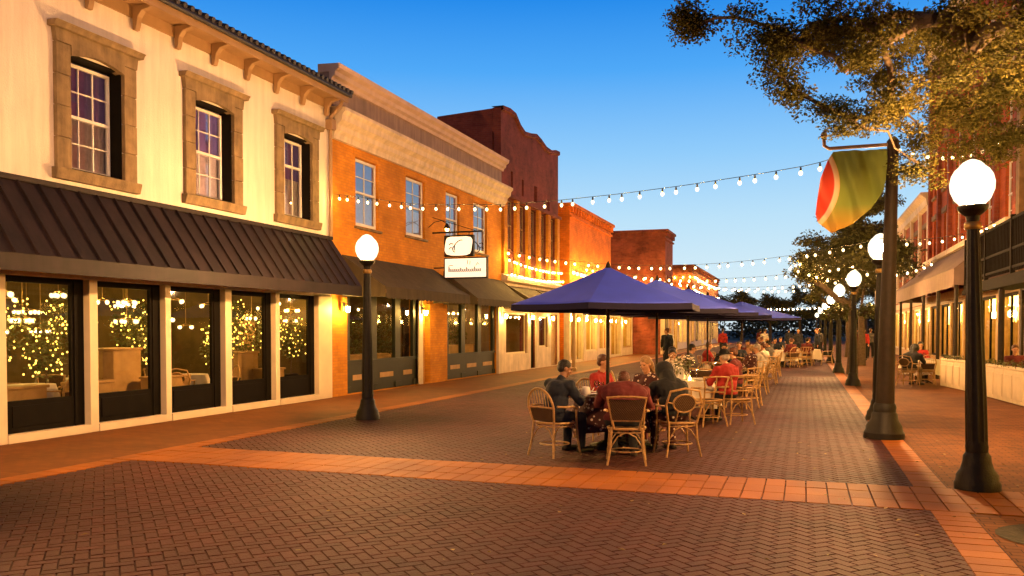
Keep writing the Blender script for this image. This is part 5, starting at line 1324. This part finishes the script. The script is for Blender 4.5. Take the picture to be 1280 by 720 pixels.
strand([(1.25, 14.3, 4.6), (6.05, 27.6, 7.9)], 15, 'strand climbing from the flag pole to the balcony building', bulb_m, .034, sag=.55)
strand([(1.28, 16.6, 3.35), (5.9, 30, 5.25)], 12, 'short strand between the lamp behind the flag pole and the grey awning', bulb_m, .03, sag=.25)
strand([(-11.0, 31.0, 4.8), (2.6, 28.5, 4.6)], 34, 'strand crossing the street at the end of the orange brick building', bulb_m, .045, sag=.75)
strand([(-11.0, 43, 5.0), (2.6, 40, 4.7)], 30, 'strand crossing the street before the bright orange building', bulb_far, .06, sag=.7)
strand([(-10.9, 56, 5.4), (3, 53, 4.9)], 28, 'strand crossing the street by the low yellow-lit shop', bulb_far, .07, sag=.8)
strand([(-10.3, 72, 5.8), (5.8, 70, 5.6)], 26, 'strand crossing the street farthest away', bulb_far, .085, sag=.8)
strand([(-10.95, 31.1, 4.55), (-10.95, 39, 4.5)], 16, 'upper strand along the front of the tall red building', bulb_m, .045, sag=.12)
strand([(-10.85, 31.1, 3.98), (-10.85, 39, 4.1)], 18, 'lower strand along the shop cornice of the tall red building', bulb_m, .045, sag=.1)
strand([(-10.5, 39.2, 4.6), (-10.5, 50.5, 4.9)], 18, 'strand along the front of the bright orange building', far_star, .085, sag=.15)
strand([(-10.9, 50.8, 4.55), (-10.9, 57.8, 4.55)], 14, 'strand along the roof edge of the low yellow-lit shop', bulb_far, .06, sag=.1)
strand([(-8.7, 57.8, 4.7), (-15, 57.8, 4.9)], 12, 'strand along the near side of the dark reddish building', far_star, .08, sag=.15)
for k in range(4):
    strand([(-10.3, 85.2, 3.2 + 1.3*k), (-10.3, 111, 3.4 + 1.25*k)], 22, ['lowest', 'second lowest', 'second highest', 'highest'][k] + ' strand on the far corner building front', bulb_far, .10, sag=.2)
    strand([(-10.4, 84.8, 3.2 + 1.3*k), (-17, 84.8, 3.2 + 1.3*k)], 9, ['lowest', 'second lowest', 'second highest', 'highest'][k] + ' strand on the near side of the far corner building', bulb_far, .09, sag=.1)
strand([(-10, 98, 4.6), (5.5, 98, 4.6)], 34, 'strand crossing in front of the low building at the street end', bulb_far, .10, sag=.5)
strand([(1.3, 27.6, 3.6), (4.4, 33, 4.2)], 9, 'strand under the promenade tree from the first distant lamp', bulb_far, .045, sag=.3)
strand([(1.3, 35.6, 3.6), (-.6, 33, 4.1), (.3, 36, 4.6), (2.6, 35, 4.9), (4.2, 38, 4.4)], 22, 'strand wound through the dark promenade tree', bulb_far, .05)

# ------------------------------------------------------------------ trees
def tree(loc, label, trunk_h, crown, n_leaf, size, lm, tr=.16, seed=1, boughs=(), name='tree', clump=.55, limb=1.6):
    """trunk with limbs, crown made of leaf-sized faces in clumps at the limb tips"""
    rr = random.Random(seed); o = empty(name, loc, 0, label, 'tree')
    b = MB(); tips = []
    b.tube([(0, 0, 0), (.03, .02, trunk_h*.5), (-.02, .04, trunk_h)], [tr*1.35, tr, tr*.85], 12)
    top = Vector((-.02, .04, trunk_h)); nodes = [(top, None)]; cnt = [0]
    for (c, r_) in sorted(crown, key=lambda q: (Vector(q[0]) - top).length):   # each bough forks off the nearest one already grown
        c = Vector(c); k = min(range(len(nodes)), key=lambda q: (nodes[q][0] - c).length + .25*(nodes[q][0] - top).length)
        nodes.append((c, k)); cnt.append(0)
        while k is not None: cnt[k] += 1; k = nodes[k][1]
    for q in range(1, len(nodes)):
        c, k = nodes[q]; base = nodes[k][0]; r_ = sorted(crown, key=lambda w_: (Vector(w_[0]) - top).length)[q-1][1]
        R0 = min(tr*.8, tr*limb*.16*(cnt[q] + 1.5)**.5); R1 = min(tr*.8, tr*limb*.16*(cnt[q] + .6)**.5)
        d = c - base; pts = [base]
        for w_ in (.3, .6): pts.append(base + d*w_ + Vector((rr.uniform(-.12, .12), rr.uniform(-.12, .12), .10))*min(1, d.length))
        pts.append(c); b.tube(pts, [R0, lerp(R0, R1, .35), lerp(R0, R1, .7), R1], 7)
        for w_ in range(max(3, int((16 if clump < .4 else 9)*r_))):
            v = Vector((rr.gauss(0, 1), rr.gauss(0, 1), rr.gauss(0, .75))).normalized() * r_ * rr.uniform(.45, 1.1)
            tip = c + Vector((v.x, v.y, v.z*.7)); s0 = pts[2].lerp(c, rr.uniform(.1, 1))
            b.tube([s0, s0.lerp(tip, .55) + Vector((0, 0, .05)), tip], [.008, .006, .003], 4); tips.append((s0, tip))
    b.build('trunk', bark, o, smooth=60)
    b = MB(); sv = R.getstate(); R.seed(seed); per = max(1, int(n_leaf/len(tips)))
    for (s0, tip) in tips:
        for q in range(6):
            t = .35 + .65*q/5; p = s0.lerp(tip, t) + Vector((R.uniform(-.15, .15), R.uniform(-.15, .15), R.uniform(-.12, .12)))
            rd = clump*R.uniform(.3, .62); leaves(b, p, (rd, rd, rd*.5), per//6, size)
    R.setstate(sv); b.build('crown', lm, o)
    return o
# near tree on the right whose branches reach into the picture
NEAR_CLUMPS = [(0.76, 11.2, 4.74, 0.4), (1.17, 11.0, 5.11, 0.5), (1.64, 11.0, 5.19, 0.5), (2.14, 11.5, 5.07, 0.5), (2.33, 12.2, 4.61, 0.45), (1.18, 11.8, 4.51, 0.35), (1.75, 12.3, 4.64, 0.45), (2.15, 13.0, 4.18, 0.3), (0.02, 10.6, 5.3, 0.4), (0.66, 10.4, 5.15, 0.45), (2.65, 12.5, 4.92, 0.5), (-1.41, 10.5, 5.6, 0.22), (-1.35, 10.5, 5.34, 0.12), (-0.51, 10.2, 5.22, 0.42), (-0.46, 10.3, 4.74, 0.3), (-0.07, 10.0, 4.88, 0.45), (-0.2, 10.4, 4.51, 0.28), (0.2, 10.6, 4.3, 0.28), (0.33, 9.6, 5.0, 0.5), (0.39, 10.0, 4.53, 0.45), (0.61, 10.8, 4.08, 0.25), (0.78, 9.8, 4.77, 0.55), (0.91, 10.4, 4.28, 0.4), (1.41, 12.2, 4.17, 0.35), (1.42, 11.2, 4.72, 0.55), (1.22, 9.4, 4.79, 0.55), (1.46, 11.4, 3.62, 0.33), (1.58, 9.6, 4.53, 0.55), (2.08, 12.6, 4.58, 0.5), (2.38, 11.8, 4.75, 0.6), (1.91, 9.2, 4.6, 0.6), (2.66, 12.9, 4.28, 0.45), (2.39, 13.0, 4.11, 0.28), (0.29, 11.0, 5.11, 0.4), (-0.34, 10.6, 5.05, 0.35), (2.36, 9.8, 4.27, 0.6), (2.22, 9.0, 4.57, 0.7)]
cr_ = []
for (x, y, z, r_) in NEAR_CLUMPS + [(2.6, 8.6, 6.0, 1.1), (3.3, 9.2, 5.6, 1.0), (3.6, 7.6, 6.2, 1.2), (1.1, 8.4, 6.4, .9), (2.6, 6.8, 6.6, 1.2), (4.2, 9.4, 6.2, 1.2), (3.2, 10.8, 6.4, 1.1), (1.8, 9.4, 5.9, .8), (.6, 9.8, 6.2, .7)]:
    cr_.append(((x - 2.75, y - 7.9, z), r_))
tree((2.75, 7.9, 0), 'big leafy tree with branches hanging over the nearest lamp', 3.2, cr_, 105000, .047, leafm, tr=.17, seed=11, name='shade_tree', clump=.40, limb=.5)
cr_ = [((x*.86, y, 1.6 + (z - 1.6)*1.2), r_) for x, y, z, r_ in [(0, 0, 4.6, 1.3), (-1.0, -.5, 4.2, 1.2), (1.1, .3, 4.5, 1.3), (-.2, -.6, 5.4, 1.1), (.6, .5, 5.7, 1.0), (-1.7, 0, 3.9, .9), (1.8, -.4, 4.0, 1.0), (-2.2, .3, 3.5, .6), (.3, -1.2, 3.8, 1.0)]]
tree((1.75, 34.5, 0), 'dark rounded tree on the promenade wound with string lights', 2.4, cr_, 26000, .13, leaf2, tr=.16, seed=5, name='promenade_tree', clump=.9)
tree((2.6, 43.5, 0), 'dark tree behind the light-wound one on the promenade', 2.4, cr_, 16000, .15, leaf2, tr=.16, seed=8, name='promenade_tree', clump=.9)
tree((2.6, 56, 0), 'smaller dark tree farthest along the promenade', 2.3, cr_, 12000, .16, leaf2, tr=.16, seed=9, name='promenade_tree', clump=.9)
k = 0
for (x, y, s_) in [(-17, 119, 1.3), (-12, 121, 1.2), (-8.2, 122, 1.2), (-4.5, 125, 1.1), (-.5, 124, 1.25), (3.5, 122, 1.2), (8, 124, 1.4)]:
    k += 1; c = [((a*s_*1.3, b_*s_, z*s_*(.9 if r_ > 1 else .75)), r_*s_*1.1) for (a, b_, z), r_ in cr_]
    tree((x, y, 0), ['leftmost', 'second from the left', 'third from the left', 'middle', 'third from the right', 'second from the right', 'rightmost'][k-1] + ' of the round trees closing the street end', 2.4*s_, c, 7000, .3, leaf2, tr=.2, seed=20 + k, name='distant_tree', clump=1.0)
# far wood closing the view beyond the street
b = MB()
for k in range(120):
    x = R.uniform(-75, 60); y = R.uniform(150, 185); leaves(b, (x, y, R.uniform(1.2, 4.2)), (R.uniform(2.5, 5), 2.5, R.uniform(1.6, 2.8)), 230, .8)
tag(b.build('far_wood', leaf2), 'dark mass of distant trees beyond the end of the street', kind='stuff')
# hanging baskets on distant lamps
for (x, y, t) in [(1.42, 27.5, 'first'), (1.3, 35.5, 'second')]:
    for s_ in (-1, 1):
        o = empty('hanging_basket', (x + s_*.42, y, 2.1), 0, 'trailing fern basket on the ' + ('plaza' if s_ < 0 else 'shop') + ' side of the ' + t + ' distant lamp', 'hanging basket')
        b = MB(); b.lathe([(.05, 0), (.15, .08), (.19, .18), (.17, .19)], seg=14); b.build('basket', bark, o, smooth=50)
        b = MB(); leaves(b, (0, 0, .18), (.33, .33, .22), 420, .12); b.build('foliage', plantm, o)
        b = MB(); b.tube([(0, 0, .19), (0, 0, .5), (-s_*.42, 0, .5)], .008, 5); b.build('hanger', iron, o)
# sidewalk awning post
b = MB(); b.tube([(0, 0, 0), (0, 0, 2.6)], .07, 12); b.lathe([(.13, 0), (.13, .12), (.08, .16)], seg=14); q = b.build('sidewalk_post', tan_wood, None, smooth=50, loc=(-8.95, 33.6, 0)); tag(q, 'plain brown post on the sidewalk before the tall red building', 'post')
# a patio umbrella of another kind on the promenade

bpy.data.scenes.remove(TMP)

# fallen leaves blown over the paving
b = MB(); R.seed(77)
for k in range(170):
    x = R.gauss(1.2, 2.6); y = R.uniform(5.2, 15)
    if x < -8 or x > 5.5 or math.hypot(x - 1.76, y - 10.05) < .3: continue
    a = R.uniform(0, 2*PI); L_ = R.uniform(.035, .075); d = Vector((math.cos(a), math.sin(a), 0)); sd = Vector((-d.y, d.x, 0)); p = Vector((x, y, .010))
    b.poly([p, p + d*L_*.5 + sd*L_*.28 + Vector((0, 0, R.uniform(0, .012))), p + d*L_ + Vector((0, 0, R.uniform(0, .008))), p + d*L_*.5 - sd*L_*.28 + Vector((0, 0, R.uniform(0, .012)))])
tag(b.build('fallen_leaves', mat('dry_yellow_leaf', (.30, .19, .05), .8, var=.5, bump=0, island=.4)), 'dry yellow leaves scattered over the brick paving', kind='stuff')
